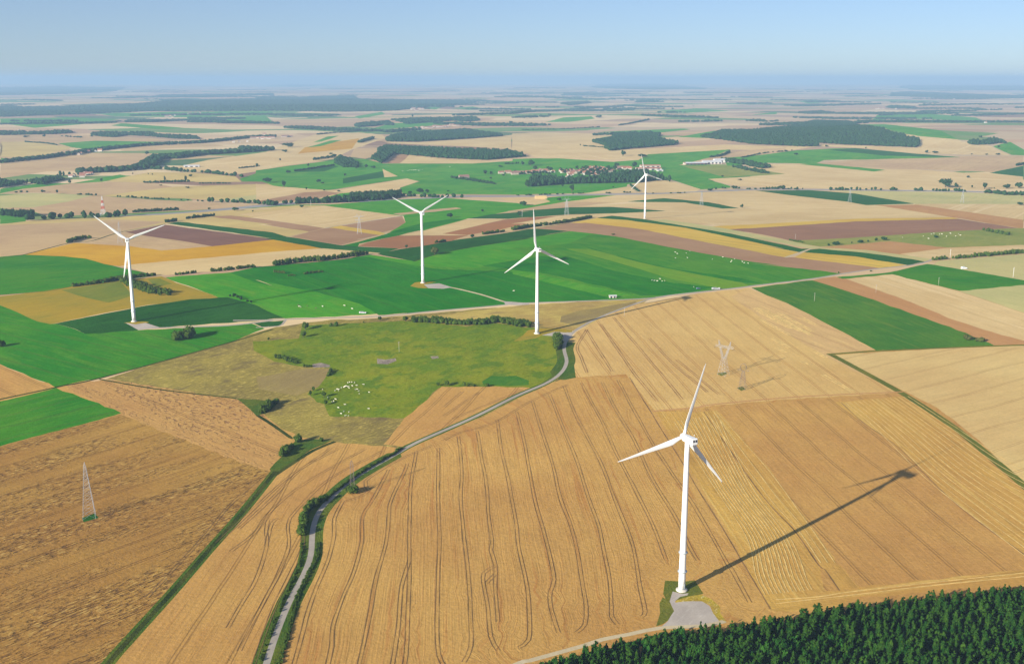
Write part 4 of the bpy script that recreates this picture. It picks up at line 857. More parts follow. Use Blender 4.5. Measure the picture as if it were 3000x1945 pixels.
# hedges of the near and middle belt
for lab, s, h, w, g in (
    ('long dark hedge between the green and the olive gold fields on the left', 'm1: 630,565 900,530 1050,500 1200,482 1360,468', 5, 7, .05),
    ('thick bush row slanting down the olive gold meadow behind the left turbine', 'm1: 1065,500 1150,550 1300,600 1430,630', 6, 12, .0),
    ('dark hedge on the track edge above the left tan field', 'm1: 590,185 700,150 790,145', 6, 7, .0),
    ('short hedge on the beige and green field border', 'm1: 1520,465 1700,445', 3.5, 5, .05),
    ('hedge between the beige field and the deep green field', 'm1: 1830,435 2000,420 2210,395', 4.5, 6, .05),
    ('tall hedgerow along the top of the deep green field', 'm2: 160,380 350,355 600,335 800,305 950,285', 7, 10, .0),
    ('scrubby row at the corner of the dark maize and light grass', 'm1: 2010,650 2060,660 2130,690 2190,705', 3.5, 5, .15),
    ('small low shrub pair in the deep green field', 'm2: 165,440 250,450', 3.5, 4, .0),
    ('longer low shrub row in the deep green field', 'm2: 425,455 500,445 570,440', 3.2, 4, .0),
    ('tiny low shrub in the deep green field', 'm2: 280,472 335,470', 2.4, 3, .0),
    ('thick hedge along the top of the olive pasture', 'm2: 1380,865 1500,868 1700,885 1900,890', 5, 9, .0),
    ('bushy hedge right of the pasture top, towards the centre turbine', 'm2: 1920,888 2100,870 2250,890 2340,912', 5.5, 9, .0),
    ('hedge of dark shrubs on the horizon hill edge', 'u3: 0,1405 120,1390 300,1365 450,1345 600,1320 690,1300', 6, 8, .03),
    ('hedge along the brown and maize field border', 'm2: 1560,185 1650,172', 4, 5, .0),
    ('shrub row on the border of the orange brown field', 'm2: 1970,112 2150,88', 5, 6, .05),
    ('shrub row at the top of the dark maize strip', 'm2: 2230,75 2374,48', 6, 7, .05),
    ('dark hedge along the right stubble field, near piece', 'm4: 1590,335 1700,325', 5, 6, .0),
    ('dark hedge along the right stubble field, middle piece', 'm4: 1765,322 1920,310', 5, 7, .0),
    ('dark hedge along the right stubble field, longest piece', 'm4: 1950,305 2150,290 2374,272', 6, 8, .0),
    ('dark hedge block on the pale pasture at the right', 'm4: 2030,75 2130,95 2240,115', 5, 9, .0),
    ('low hedge at the end of the pale green strip', 'm4: 340,165 450,182', 3.5, 4, .1),
    ('shrub row at the lower edge of the olive pasture', 'm2: 1780,1430 1900,1428 2030,1425', 3, 4, .35),
    ('bush line on the border of the dry meadow and pasture', 'm2: 150,1178 210,1190 290,1215 350,1235', 3.6, 4, .15),
    ('small bush line further along the dry meadow border', 'm2: 420,1260 480,1262', 2.5, 3, .1),
    ('scrub edge along the pasture corner by the cows', 'm2: 660,1290 620,1340', 2.5, 2.5, .3),
    ('dense roadside hedge on the bend of the narrow road', 'b2: 450,640 445,560 470,490 540,430 600,405', 4.2, 5, .0),
    ('low hedge on the left side of the narrow road above the bend', 'b2: 610,395 740,290 880,195 1080,80 1130,45', 2.0, 3.0, .0),
    ('low dark hedge on the right verge of the road, lower part', 'b2: 555,700 540,800 490,900 400,1100 340,1350 280,1543', 1.0, 2.0, .0),
    ('low shrub row beneath the lower left road verge', 'b2: 440,700 420,850 330,1050 230,1300 150,1520', 1.2, 2.5, .35),
    ('roadside trees at the foot of the centre turbine', 'm3: 385,1000 400,1060 400,1110', 6.5, 7, .0),
    ('dark thicket on the dry meadow corner at the left', 'b1: 1800,265 1850,240 1900,200', 5.5, 8, .0),
    ('bush clump at the head of the ditch by the lodged wheat', 'b1: 1960,560 1990,520 2040,500', 4.5, 6, .0)):
    hedge(lab, s, h, w, g)
# individual trees and bushes
one('b1', 2070, 465, 75, 'round dark bush at the corner of the ditch and dry meadow', name='bush', cat='bush', ratio=.9)
one('b1', 2235, 458, 36, 'small bush on the ditch corner beside the wheat', name='bush', cat='bush', ratio=.9)
one('b2', 790, 352, 108, 'round green bush beside the road at the faint pylon', name='bush', cat='bush', ratio=.62)
one('m1', 1530, 1030, 120, 'left half of the dark bush clump in the green field', name='bush', cat='bush', ratio=.75)
one('m1', 1640, 1010, 150, 'right half of the dark bush clump in the green field', name='bush', cat='bush', ratio=.72)
one('m1', 10, 1085, 80, 'dark bush cut by the left edge of the green field', name='bush', cat='bush', ratio=.8)
one('m2', 430, 935, 72, 'round tree on the upper left corner of the olive pasture', ratio=.95)
one('m2', 412, 1002, 60, 'round tree below the pasture corner tree', ratio=.95)
one('m2', 650, 908, 40, 'smaller of two bushes on the pasture top edge', name='bush', cat='bush', ratio=.8)
one('m2', 692, 908, 46, 'larger of two bushes on the pasture top edge', name='bush', cat='bush', ratio=1.0)
one('m2', 1075, 858, 40, 'small round tree at the roadside junction', ratio=1.0)
one('m2', 1298, 866, 56, 'round tree at the left end of the pasture hedge', ratio=.95)
one('m2', 935, 878, 18, 'tiny shrub on the pasture top boundary', name='bush', cat='bush', ratio=.9)
one('m2', 110, 1025, 26, 'small bush on the left tip of the pasture', name='bush', cat='bush', ratio=1.0)
one('m2', 1582, 1425, 38, 'small tree on the top left corner of the triangular wheat field', ratio=1.0)
one('m2', 1660, 1425, 62, 'rounder tree on the top edge of the triangular wheat field', ratio=.8)
one('m2', 2005, 1432, 50, 'low bush near the green patch of the pasture', name='bush', cat='bush', ratio=.7)
one('m2', 592, 1520, 56, 'round tree standing among the white cattle', ratio=.95)
one('m2', 472, 1510, 34, 'tall thin tree left of the cattle', ratio=1.5)
one('m2', 500, 1470, 32, 'dark thin tree above the tall thin tree by the cattle', ratio=1.3)
one('b1', 2265, 205, 32, 'lower thin tree beside the pasture corner', ratio=1.3)
one('b1', 2285, 175, 22, 'small dark tree above the pasture corner', ratio=1.3)
one('m2', 1555, 285, 95, 'round greyish tree on the lower edge of the dark maize', crowns=CROWN_D, ratio=.7)
one('m2', 1310, 228, 30, 'small tree on the top edge of the dark maize', ratio=1.0)
one('u2', 1880, 1470, 44, 'round bush at the end of the maize strip', name='bush', cat='bush', ratio=.75)
one('m4', 1880, 1025, 88, 'greyish bush at the tip of the long green field', name='bush', cat='bush', ratio=.6, crowns=CROWN_D)
one('m4', 1990, 1040, 80, 'second greyish bush at the tip of the long green field', name='bush', cat='bush', ratio=.5, crowns=CROWN_D)
one('m3', 880, 115, 40, 'low scrub on the brown and green field border', name='bush', cat='bush', ratio=.4, crowns=CROWN_D)
one('m4', 762, 448, 16, 'tiny bush at the road beside the brown strip', name='bush', cat='bush', ratio=1.2)
one('m4', 1042, 432, 24, 'low bush at the road below the gold strip', name='bush', cat='bush', ratio=.5)
one('u3', 520, 1075, 52, 'tall lone tree between village and motorway', ratio=1.3)
one('u3', 2000, 1215, 38, 'lone round tree at the tip of the maize strip', ratio=.95)
one('u3', 965, 765, 56, 'tree at the tail of the triangular wood', ratio=.95)
one('u4', 1690, 1038, 130, 'large spreading tree beside the right motorway', ratio=.6)
one('u4', 2030, 1052, 56, 'round lone tree right of the large spreading tree', ratio=.95)
one('u1', 1275, 752, 56, 'lone round tree on the left tan hillside', ratio=.55)
one('u1', 1435, 990, 26, 'left tall poplar in the stubble hedge', ratio=2.1)
one('u1', 1615, 990, 26, 'right tall poplar in the stubble hedge', ratio=2.2)
one('u1', 725, 1290, 60, 'round tree left of the red and white mast', ratio=.9)
one('u1', 797, 1295, 48, 'round tree nearest the red and white mast', ratio=1.0)
trees('u1', [(388, 600, 34, .8), (610, 1005, 36), (495, 1088, 30), (1025, 1122, 20), (1045, 1122, 18), (130, 1300, 34), (885, 985, 30), (1165, 1132, 16), (1815, 1165, 22), (370, 1082, 50, .5),
             (1690, 1305, 36), (1765, 1292, 26), (430, 990, 44), (800, 600, 30, .6), (1290, 925, 14), (1325, 930, 14), (1660, 945, 40, .6), (1155, 925, 16), (1820, 1232, 34, .6), (2040, 1240, 80, .4), (2200, 1250, 18), (1630, 1045, 44, .35),
             (1400, 1022, 34, .3), (405, 1018, 40, .3), (230, 605, 60, .3)], 'small round tree scattered in the left middle distance', 'scattered trees of the left distance')
trees('u2', [(210, 805, 22), (250, 733, 64, .4), (455, 855, 28), (275, 915, 60, .5), (955, 866, 54, .6), (775, 940, 26), (540, 995, 60, .5), (440, 1058, 24), (240, 1035, 56, 1.0), (100, 995, 100, .45), (2325, 1192, 74, .55), (1970, 1250, 44, .6),
             (1690, 1300, 70, .6), (720, 1076, 34, .5), (2120, 860, 50, .35), (1335, 1092, 50, .5), (1425, 1085, 90, .5), (1490, 1082, 46, .7), (870, 875, 56, .7), (1025, 872, 60, .4), (650, 752, 44, .4), (280, 690, 120, .35), (2215, 485, 56, .45),
             (1670, 1075, 34, .4), (10, 855, 30), (595, 1066, 30, .5), (1990, 925, 56, .7), (2045, 925, 30), (2150, 940, 40, .5), (2040, 968, 24), (1090, 1092, 14), (2360, 1030, 60, .7), (2295, 1285, 60, .7), (400, 1212, 60, .4), (1360, 430, 30), (580, 1005, 40, .4)],
      'small round tree scattered in the centre middle distance', 'scattered trees of the central distance')
trees('u3', [(100, 1195, 76, .5), (415, 1152, 56, .5), (1885, 738, 34, .9), (595, 675, 16), (160, 850, 90, .6), (90, 845, 40), (320, 900, 80, .6), (910, 870, 50, 1.0), (1060, 865, 60, .9), (1135, 775, 100, .3), (440, 1030, 36, .6), (880, 1038, 26, .5),
             (200, 890, 50, .9), (1830, 948, 26, .7), (1980, 975, 50, .25), (1930, 1045, 70, .35), (155, 1108, 44, .35), (50, 1110, 36, .3), (840, 1090, 40, .3), (1000, 1086, 34, .4), (760, 432, 80, .3), (320, 425, 44, .7), (1395, 365, 34, .6)],
      'small round tree scattered around the village in the middle distance', 'scattered trees around the village')
trees('u4', [(1780, 1040, 44), (2225, 1048, 80, .5), (2330, 1045, 70, .7), (1885, 955, 34, .6), (655, 684, 40, .4), (1000, 702, 18), (395, 755, 48, .4), (275, 1055, 80, .5), (395, 1060, 34, .7), (1530, 738, 36, .7), (1600, 740, 60, .3), (1995, 608, 34, .6),
             (2150, 690, 30, .6), (1920, 1042, 24), (2115, 1050, 14), (300, 728, 34, .5), (355, 724, 16), (1605, 1475, 44, .5), (1920, 752, 20, .5), (2050, 755, 30, .4), (2150, 755, 50, .3), (2340, 1190, 80, .3), (540, 664, 24, 1.2), (450, 1055, 16)],
      'small round tree scattered over the right hand distance', 'scattered trees of the right distance')
trees('m4', [(675, 208, 28, .8), (745, 200, 84, .4), (945, 182, 70, .4), (1015, 175, 28, .7), (1085, 165, 36, .8), (1155, 160, 76, .4), (878, 188, 16, 1.1), (1605, 138, 44, .6)], 'dark bush on the border of the pale pasture and tan stubble', 'bushes along the pale pasture', name='bush', cat='bush')

# ------------------------------------------------------------------ the plantation in the near corner
def plantation():
    edge = W('S: 1400,2010 b5: 120,1172 700,1010 900,935 1050,905 1300,862 1500,810 1750,790 2000,772 2200,748 b6: 0,640 220,600 450,565 640,520 900,500 1100,460 1300,430 1500,410 1900,380 2100,350 2400,340 2700,315', 6.0)
    far_right = W('S: 3150,1710')[0]
    poly = np.vstack([edge, [[edge[-1][0] + 10, 380], [edge[-1][0] + 10, 330], [edge[0][0] - 30, 330]]])
    x0, y0 = poly.min(0); x1, y1 = poly.max(0); sp = 3.05
    gx, gy = np.meshgrid(np.arange(x0, x1, sp), np.arange(y0, y1, sp)); P = np.column_stack([gx.ravel() + (np.round(gy.ravel() / sp) % 2) * sp / 2, gy.ravel()])
    P += RNG.uniform(-.32, .32, P.shape) * sp
    P = P[inpoly(P, poly)]
    de = dist2line(P, edge); P = P[de > 1.5]; de = dist2line(P, edge)
    # photo position of the tops, to know which stand in view
    def proj(p, z):
        f = p[:, 1] * CP - (z - CAMZ) * SP; up = p[:, 1] * SP + (z - CAMZ) * CP
        return CX + FPX * p[:, 0] / f, CY - FPX * up / f
    h = 6.0 + 6.5 * RNG.uniform(0, 1, len(P)) ** .8 + 1.6 * np.sin(P[:, 0] / 13) * np.sin(P[:, 1] / 11); h = np.where(de < 5, RNG.uniform(5.0, 8.5, len(P)), h)
    sx, sy = proj(P, hgt(P[:, 0], P[:, 1]) + h)
    view = (sx > -60) & (sx < 3060) & (sy < 1960)
    keep = (sx < 3300) & (sy < 2100); P, h, de, view, sy = P[keep], h[keep], de[keep], view[keep], sy[keep]
    broad = (RNG.uniform(size=len(P)) < np.where(de < 9, .6, .05 + .35 * (np.sin(P[:, 0] / 11) * np.sin(P[:, 1] / 9 + P[:, 0] / 17) > .35)))
    spm = [mesh('crown', v, f, 'spruce') for v, f in ([spruce(0), spruce(1)] + [lumpy(s) for s in range(4)])]
    brm = [mesh('crown', v, f, 'broad') for v, f in NEAR_T]
    idx = np.nonzero(view & ~broad)[0]; ind = idx[np.argsort(-sy[idx])][:300]
    ib = np.nonzero(view & broad)[0][:140]
    for i in ind:
        o = empty('spruce_tree', (P[i][0], P[i][1], float(hgt(*P[i]))), RNG.uniform(0, 6.28))
        o.rotation_euler = (RNG.uniform(-.05, .05), RNG.uniform(-.05, .05), RNG.uniform(0, 6.28)); c = link('crown', spm[RNG.integers(6)], o); r = h[i] * RNG.uniform(.17, .27); c.scale = (r, r, h[i])
        t = link('trunk', TRUNK, o); t.scale = (h[i] * .25, h[i] * .25, h[i] * .4)
        tag(o, 'dark green spruce in the dense plantation at the bottom right', 'spruce', 'spruces of the plantation')
    for i in ib:
        o = empty('broadleaf_tree', (P[i][0], P[i][1], float(hgt(*P[i]))), RNG.uniform(0, 6.28))
        hh = h[i] * .85; c = link('crown', brm[RNG.integers(len(brm))], o); r = RNG.uniform(1.5, 2.7); c.scale = (r, r, hh * .85); c.location = (0, 0, hh * .12)
        t = link('trunk', TRUNK, o); t.scale = (hh * .7, hh * .7, hh * .5)
        tag(o, 'leafy round tree mixed into the edge of the spruce plantation', 'tree', 'broadleaf trees of the plantation')
    rest = np.array([i for i in range(len(P)) if i not in set(ind) | set(ib)])
    T6 = [spruce(0), spruce(1)] + [lumpy(s) for s in range(4)]
    v, f, t = merge(P[rest], h[rest] * RNG.uniform(.17, .27, len(rest)), h[rest], T6, sink=0)
    tag(link('spruce_forest', mesh('spruce_forest', v, f, 'spruce', False, t)), 'rest of the spruce plantation at the bottom right', 'forest', None, 'stuff')
    # forest floor
    return poly
plantation()

# ------------------------------------------------------------------ wind turbines
M['white'] = plain('white_paint', (.72, .72, .71), .45, .02, .3, .4)
M['ringmat'] = plain('ring_paint', (.34, .38, .41), .5, .05, 1)
M['dark'] = plain('dark_vent', (.03, .03, .045), .6, .1, 1)
M['concrete'] = plain('concrete', (.52, .48, .42), .9, .12, .6)
def lathe(name, prof, mat, seg=40, cap=True):
    vs, fs = [], []
    for r, z in prof:
        for j in range(seg): a = j * 2 * math.pi / seg; vs.append((r * math.cos(a), r * math.sin(a), z))
    for k in range(len(prof) - 1):
        for j in range(seg): a, b = k * seg + j, k * seg + (j + 1) % seg; fs.append((a, b, b + seg, a + seg))
    if cap: fs.append(tuple(range(seg - 1, -1, -1))); fs.append(tuple(range((len(prof) - 1) * seg, len(prof) * seg)))
    me = mesh(name, vs, fs, mat)
    me.polygons.foreach_set('use_smooth', [len(p.vertices) == 4 for p in me.polygons]); return me
def boxm(name, mat, x0, x1, y0, y1, z0, z1, bevel=0.0, taper=None):
    import bmesh
    bm = bmesh.new(); bmesh.ops.create_cube(bm, size=1)
    for v in bm.verts: v.co = Vector(((x0 + x1) / 2 + v.co.x * (x1 - x0), (y0 + y1) / 2 + v.co.y * (y1 - y0), (z0 + z1) / 2 + v.co.z * (z1 - z0)))
    if taper: taper(bm)
    if bevel: bmesh.ops.bevel(bm, geom=list(bm.edges), offset=bevel, segments=3, profile=.5, affect='EDGES')
    me = bpy.data.meshes.new(name); bm.to_mesh(me); bm.free(); me.materials.append(M[mat]); return me
HUBZ, BR = 80.0, 37.6
def blade_mesh():
    sec = [(.03, 1.7, 1.7, 14), (.07, 1.75, 1.6, 14), (.12, 2.3, 1.15, 13), (.18, 2.95, .85, 12), (.25, 2.85, .68, 10), (.38, 2.4, .5, 7), (.52, 1.95, .38, 4), (.68, 1.5, .27, 2), (.83, 1.1, .19, 1), (.94, .75, .12, 0), (.985, .42, .08, 0), (1.0, .12, .04, 0)]
    n = 18; vs, fs = [], []
    for t, ch, th, tw in sec:
        w = min(1, max(0, (t - .05) / .13))
        for j in range(n):
            a = j * 2 * math.pi / n; x = math.cos(a); y = math.sin(a)
            ch2 = ch * (1 - .05 * w); cx = ch2 * .5 * x - w * ch2 * .22; cy = th * .5 * y * (1 - .55 * w * (1 - x) * .5)
            q = R(tw + 6); vs.append((cx * math.cos(q) - cy * math.sin(q), cx * math.sin(q) + cy * math.cos(q) + .5 * t * t, t * BR))
    for k in range(len(sec) - 1):
        for j in range(n): a, b = k * n + j, k * n + (j + 1) % n; fs.append((a, b, b + n, a + n))
    fs.append(tuple(range(n - 1, -1, -1))); fs.append(tuple((len(sec) - 1) * n + j for j in range(n)))
    me = mesh('blade', vs, fs, 'white', True); return me
TM = {}
def turbine_meshes():
    prof = [(1.78 - .62 * t, 1.0 + t * 77.5) for t in np.linspace(0, 1, 14)]
    TM['tower'] = lathe('tower', prof, 'white')
    TM['ring'] = lathe('flange_ring', [(1.55, -.22), (2.3, -.22), (2.3, .22), (1.55, .22)], 'ringmat', 40, False)
    TM['base'] = lathe('foundation', [(2.9, -.6), (2.9, .55), (2.6, .75), (2.2, .8), (2.2, 1.02)], 'concrete')
    TM['skirt'] = lathe('base_flange', [(1.9, .9), (1.95, 1.05), (1.82, 1.25)], 'ringmat', 40, False)
    TM['door'] = boxm('door', 'ringmat', -.5, .5, -1.86, -1.66, 1.5, 3.9, .03)
    def tp(bm):
        for v in bm.verts:
            if v.co.y > 0: v.co.x *= .78; v.co.z = 80 + (v.co.z - 80) * .82
            elif v.co.z < 80: v.co.z += .5
    TM['nacelle'] = boxm('nacelle', 'white', -1.75, 1.75, -6.4, 2.7, 78.3, 82.2, .45, tp)
    TM['vent'] = boxm('vent', 'dark', -.45, .45, -.06, .06, -.62, .62, .05)
    TM['mast'] = lathe('weather_mast', [(.09, 0), (.07, 1.5), (.22, 1.5), (.22, 1.7)], 'white', 8)
    hub = lathe('hub', [(1.25, -1.4), (1.62, -1.1), (1.7, .2), (1.5, 1.1), (1.0, 1.8), (.45, 2.2), (.05, 2.3)], 'white', 28)
    for v in hub.vertices: x, y, z = v.co; v.co = (x, z, y)
    hub.flip_normals(); TM['hub'] = hub
    TM['blade'] = blade_mesh()
turbine_meshes()
def turbine(px, py, th, label, yaw=19.0, door=-30):
    g = cast([px], [py])[0]; o = empty('wind_turbine', (g[0], g[1], float(hgt(*g))), R(yaw))
    link('foundation', TM['base'], o)
    t = link('tower', TM['tower'], o); link('base_flange', TM['skirt'], t)
    for z, s in ((10.4, 1.02), (20.6, .97)): r = link('flange_ring', TM['ring'], t, (0, 0, z)); r.scale = (s, s, 1)
    d = link('door', TM['door'], t); d.rotation_euler = (0, 0, R(door))
    n = link('nacelle', TM['nacelle'], o)
    for x in (-.65, .65): link('vent', TM['vent'], n, (x, -6.42, 80.9))
    link('weather_mast', TM['mast'], n, (.2, -5.4, 82.1))
    link('hub', TM['hub'], o, (0, 3.4, HUBZ + .3))
    for k in range(3):
        b = link('blade', TM['blade'], o, (0, 3.5, HUBZ + .3)); b.rotation_euler = (0, R(th + 120 * k), 0)
    return tag(o, label, 'wind turbine', 'wind turbines of the wind farm')
turbine(1997, 1728, 18.4, 'nearest white wind turbine beside the gravel pad and spruce plantation', 25, 24)
turbine(1573, 977, -3.8, 'white wind turbine at the road bend in the centre, one blade straight up')
turbine(393, 942, -50, 'leftmost white wind turbine, standing on dark maize beside a gravel pad', 17)
turbine(1239, 829, -60, 'white wind turbine in the deep green field with two blades in a wide V')
turbine(1889, 641, -13, 'farthest white wind turbine in front of the village, at the maize strip')

# ------------------------------------------------------------------ pylons, mast, poles
M['steel'] = plain('galvanised_steel', (.36, .38, .41), .5, .12, .8, .5)
M['steel_dark'] = plain('weathered_steel', (.16, .13, .12), .7, .15, .8)
M['insul'] = plain('insulator_glass', (.05, .04, .05), .3, .1, 1)
M['red'] = plain('red_paint', (.55, .06, .04), .5, .1, 1)
M['wood'] = plain('pole_wood', (.42, .38, .32), .9, .2, 1)
class Bars:
    def __init__(s): s.v = []; s.f = []
    def bar(s, a, b, r):
        a = Vector(a); b = Vector(b); d = (b - a)
        if d.length < 1e-6: return
        d.normalize(); u = d.orthogonal().normalized(); w = d.cross(u); n = len(s.v)
        for p in (a, b):
            for k in range(4):
                q = math.pi / 2 * k + .78; s.v.append(tuple(p + (u * math.cos(q) + w * math.sin(q)) * r))
        for k in range(4): s.f.append((n + k, n + (k + 1) % 4, n + 4 + (k + 1) % 4, n + 4 + k))
        s.f.append((n + 3, n + 2, n + 1, n)); s.f.append((n + 4, n + 5, n + 6, n + 7))
    def mast(s, w0, w1, z0, z1, n, r, rd, c0=(0, 0), c1=(0, 0)):
        L = []
        ratio = (w1 / w0) if w0 else 1
        zs = [0]
        for k in range(n): zs.append(zs[-1] + (w0 + (w1 - w0) * k / n) + .6)
        zs = [z0 + (z1 - z0) * z / zs[-1] for z in zs]
        for z in zs:
            t = (z - z0) / (z1 - z0); w = (w0 + (w1 - w0) * t) / 2; cx = c0[0] + (c1[0] - c0[0]) * t; cy = c0[1] + (c1[1] - c0[1]) * t
            L.append([Vector((cx + sx * w, cy + sy * w, z)) for sx, sy in ((-1, -1), (1, -1), (1, 1), (-1, 1))])
        for A, C in zip(L[:-1], L[1:]):
            for k in range(4):
                s.bar(A[k], C[k], r); s.bar(A[k], C[(k + 1) % 4], rd); s.bar(A[(k + 1) % 4], C[k], rd); s.bar(C[k], C[(k + 1) % 4], rd)
    def mesh(s, name, mat): return mesh(name, s.v, s.f, mat)
def pylon(px, py, kind, yaw, mat, label, scale=1.0, r=.11, rd=.055):
    g = cast([px], [py])[0]; o = empty('pylon', (g[0], g[1], float(hgt(*g))), R(yaw)); o.scale = (scale,) * 3
    b = Bars()
    if kind == 'cat':
        b.mast(7.4, 3.4, 0, 14, 5, r, rd); link('tower_body', b.mesh('tower_body', mat), o)
        for sx in (-1, 1):
            f = Bars(); f.mast(1.7, 1.3, 14, 23.5, 6, r * .9, rd, (sx * .9, 0), (sx * 3.9, 0)); link('fork_arm', f.mesh('fork_arm', mat), o)
            p = Bars(); p.mast(1.5, .15, 25, 29.5, 4, r * .8, rd, (sx * 4.6, 0), (sx * 5.6, 0)); link('earth_peak', p.mesh('earth_peak', mat), o)
        c = Bars()
        for k in range(12):
            x0 = -8.5 + 17 * k / 12; x1 = x0 + 17 / 12; q0 = max(.12, 1 - abs(x0) / 9.0) * .8; q1 = max(.12, 1 - abs(x1) / 9.0) * .8
            for sy in (-1, 1):
                for z in (23.5, 25.0): c.bar((x0, sy * q0, z), (x1, sy * q1, z), r * .8)
                c.bar((x0, sy * q0, 23.5), (x1, sy * q1, 25), rd)
            c.bar((x0, -q0, 25), (x1, q1, 25), rd); c.bar((x0, q0, 23.5), (x0, -q0, 25), rd)
        link('crossarm', c.mesh('crossarm', mat), o)
        for x in (-8.3, 0, 8.3):
            i = Bars(); i.bar((x, .3, 23.3), (x - .0, 2.6, 22.6), .16); i.bar((x, -.3, 23.3), (x, -2.6, 22.6), .16); link('insulator', i.mesh('insulator', 'insul'), o)
    elif kind == 'ring':
        b.mast(5.4, 1.7, 0, 15, 6, r, rd); link('tower_body', b.mesh('tower_body', mat), o)
        h = Bars(); P = [Vector((2.4 * math.sin(t), 0, 18.2 - 3.1 * math.cos(t))) for t in np.linspace(0, 2 * math.pi, 17)]
        for A, C in zip(P[:-1], P[1:]):
            for y in (-.55, .55): h.bar(A + Vector((0, y, 0)), C + Vector((0, y, 0)), r)
            h.bar(A + Vector((0, -.55, 0)), C + Vector((0, .55, 0)), rd); h.bar(A + Vector((0, .55, 0)), A + Vector((0, -.55, 0)), rd)
        link('window_head', h.mesh('window_head', mat), o)
        a = Bars()
        for sx in (-1, 1):
            for y in (-.5, .5): a.bar((sx * 2.4, y, 16.4), (sx * 5.2, 0, 15.6), r * .8); a.bar((sx * 1.4, y, 15.2), (sx * 5.2, 0, 15.6), rd)
        link('crossarm', a.mesh('crossarm', mat), o)
    elif kind == 'slim':
        b.mast(3.4, 1.9, 0, 22, 8, r, rd); link('tower_body', b.mesh('tower_body', mat), o)
        p = Bars(); p.mast(1.9, .5, 22, 24.5, 2, r, rd); link('earth_peak', p.mesh('earth_peak', mat), o)
    elif kind == 'tall':
        b.mast(7.6, 1.3, 0, 34, 11, r, rd); link('tower_body', b.mesh('tower_body', mat), o)
        p = Bars(); p.mast(1.3, .12, 34, 37, 2, r * .8, rd); link('earth_peak', p.mesh('earth_peak', mat), o)
    else:  # arms pylon seen far away
        b.mast(7.0, 1.5, 0, 28, 8, r, rd); link('tower_body', b.mesh('tower_body', mat), o)
        for z, L in ((22, 6.5), (28, 9.0)):
            a = Bars()
            for sx in (-1, 1):
                for y in (-.75, .75): a.bar((sx * .7, y, z), (sx * L, 0, z + .5), r); a.bar((sx * .7, y, z + 1.6), (sx * L, 0, z + .5), r * .8)
                a.bar((sx * L * .5, .4, z + .3), (sx * L * .5, -.4, z + 1.1), rd)
            link('crossarm', a.mesh('crossarm', mat), o)
        for sx in (-1, 1):
            p = Bars(); p.bar((sx * .7, 0, 29.5), (sx * 4.0, 0, 33), r); p.bar((sx * 3.2, 0, 29.2), (sx * 4.0, 0, 33), rd); link('earth_peak', p.mesh('earth_peak', mat), o)
    return tag(o, label, 'pylon', 'electricity pylons')
pylon(2119, 1098, 'cat', -40, 'steel', 'bright steel lattice pylon with forked head and crossarm in pale wheat', 1.0, .065, .035)
pylon(2175, 1140, 'ring', -30, 'steel_dark', 'dark lattice pylon with a ring shaped head in pale wheat', 1.0, .09, .045)
pylon(262, 1514, 'tall', 20, 'steel', 'slim pale lattice pylon on a square of grass in lodged wheat', .92, .085, .04)
pylon(1033, 1442, 'slim', 20, 'steel_dark', 'faint dark lattice pylon beside the bush on the narrow road', .85, .06, .03)
for px, py, kind, yaw, lab, sc in ((1053, 685, 'arms', 10, 'grey lattice pylon standing on the brown field left of the V turbine', .98), (1660, 630, 'arms', 15, 'tall grey lattice pylon on the maize below the village', 1.05),
                                   (2055, 602, 'arms', 60, 'small grey lattice pylon beside the stubble, right of the farthest turbine', 1.0), (2489, 593, 'arms', 70, 'grey lattice pylon on the edge of the maize strip at the right', 1.0),
                                   (2819, 594, 'arms', 60, 'pale lattice pylon in olive stubble at the far right', .95), (352, 712, 'tall', 20, 'thin grey lattice pylon behind the leftmost turbine', .9)):
    pylon(px, py, kind, yaw, 'steel', lab, sc, .13, .06)
def mast():
    g = cast([303], [632])[0]; o = empty('radio_mast', (g[0], g[1], float(hgt(*g)))); H = 38.0; lv = [0, .33, .5, .64, .78, 1.0]
    for k in range(5):
        b = Bars(); w = lambda t: 8.5 * (1 - t) ** 1.25 + .9
        b.mast(w(lv[k]), w(lv[k + 1]), H * lv[k], H * lv[k + 1], 3, .2, .1); link('mast_section', b.mesh('mast_section', ('white', 'red')[k % 2]), o)
    hut = link('equipment_hut', boxm('equipment_hut', 'white', -14, -6, -4, 3, -.3, 3.2, .1), None, o.location); tag(hut, 'low white hut at the foot of the red and white mast', 'hut')
    tag(o, 'red and white lattice radio mast beside the motorway on the left', 'radio mast')
mast()
POLE = lathe('pole', [(.17, 0), (.12, 9.5)], 'wood', 8); PARM = boxm('crossarm', 'wood', -1.1, 1.1, -.09, .09, 8.6, 8.85); POLEW = lathe('pole', [(.26, 0), (.2, 10)], 'white', 8); PARMW = boxm('crossarm', 'white', -1.1, 1.1, -.09, .09, 8.9, 9.2)
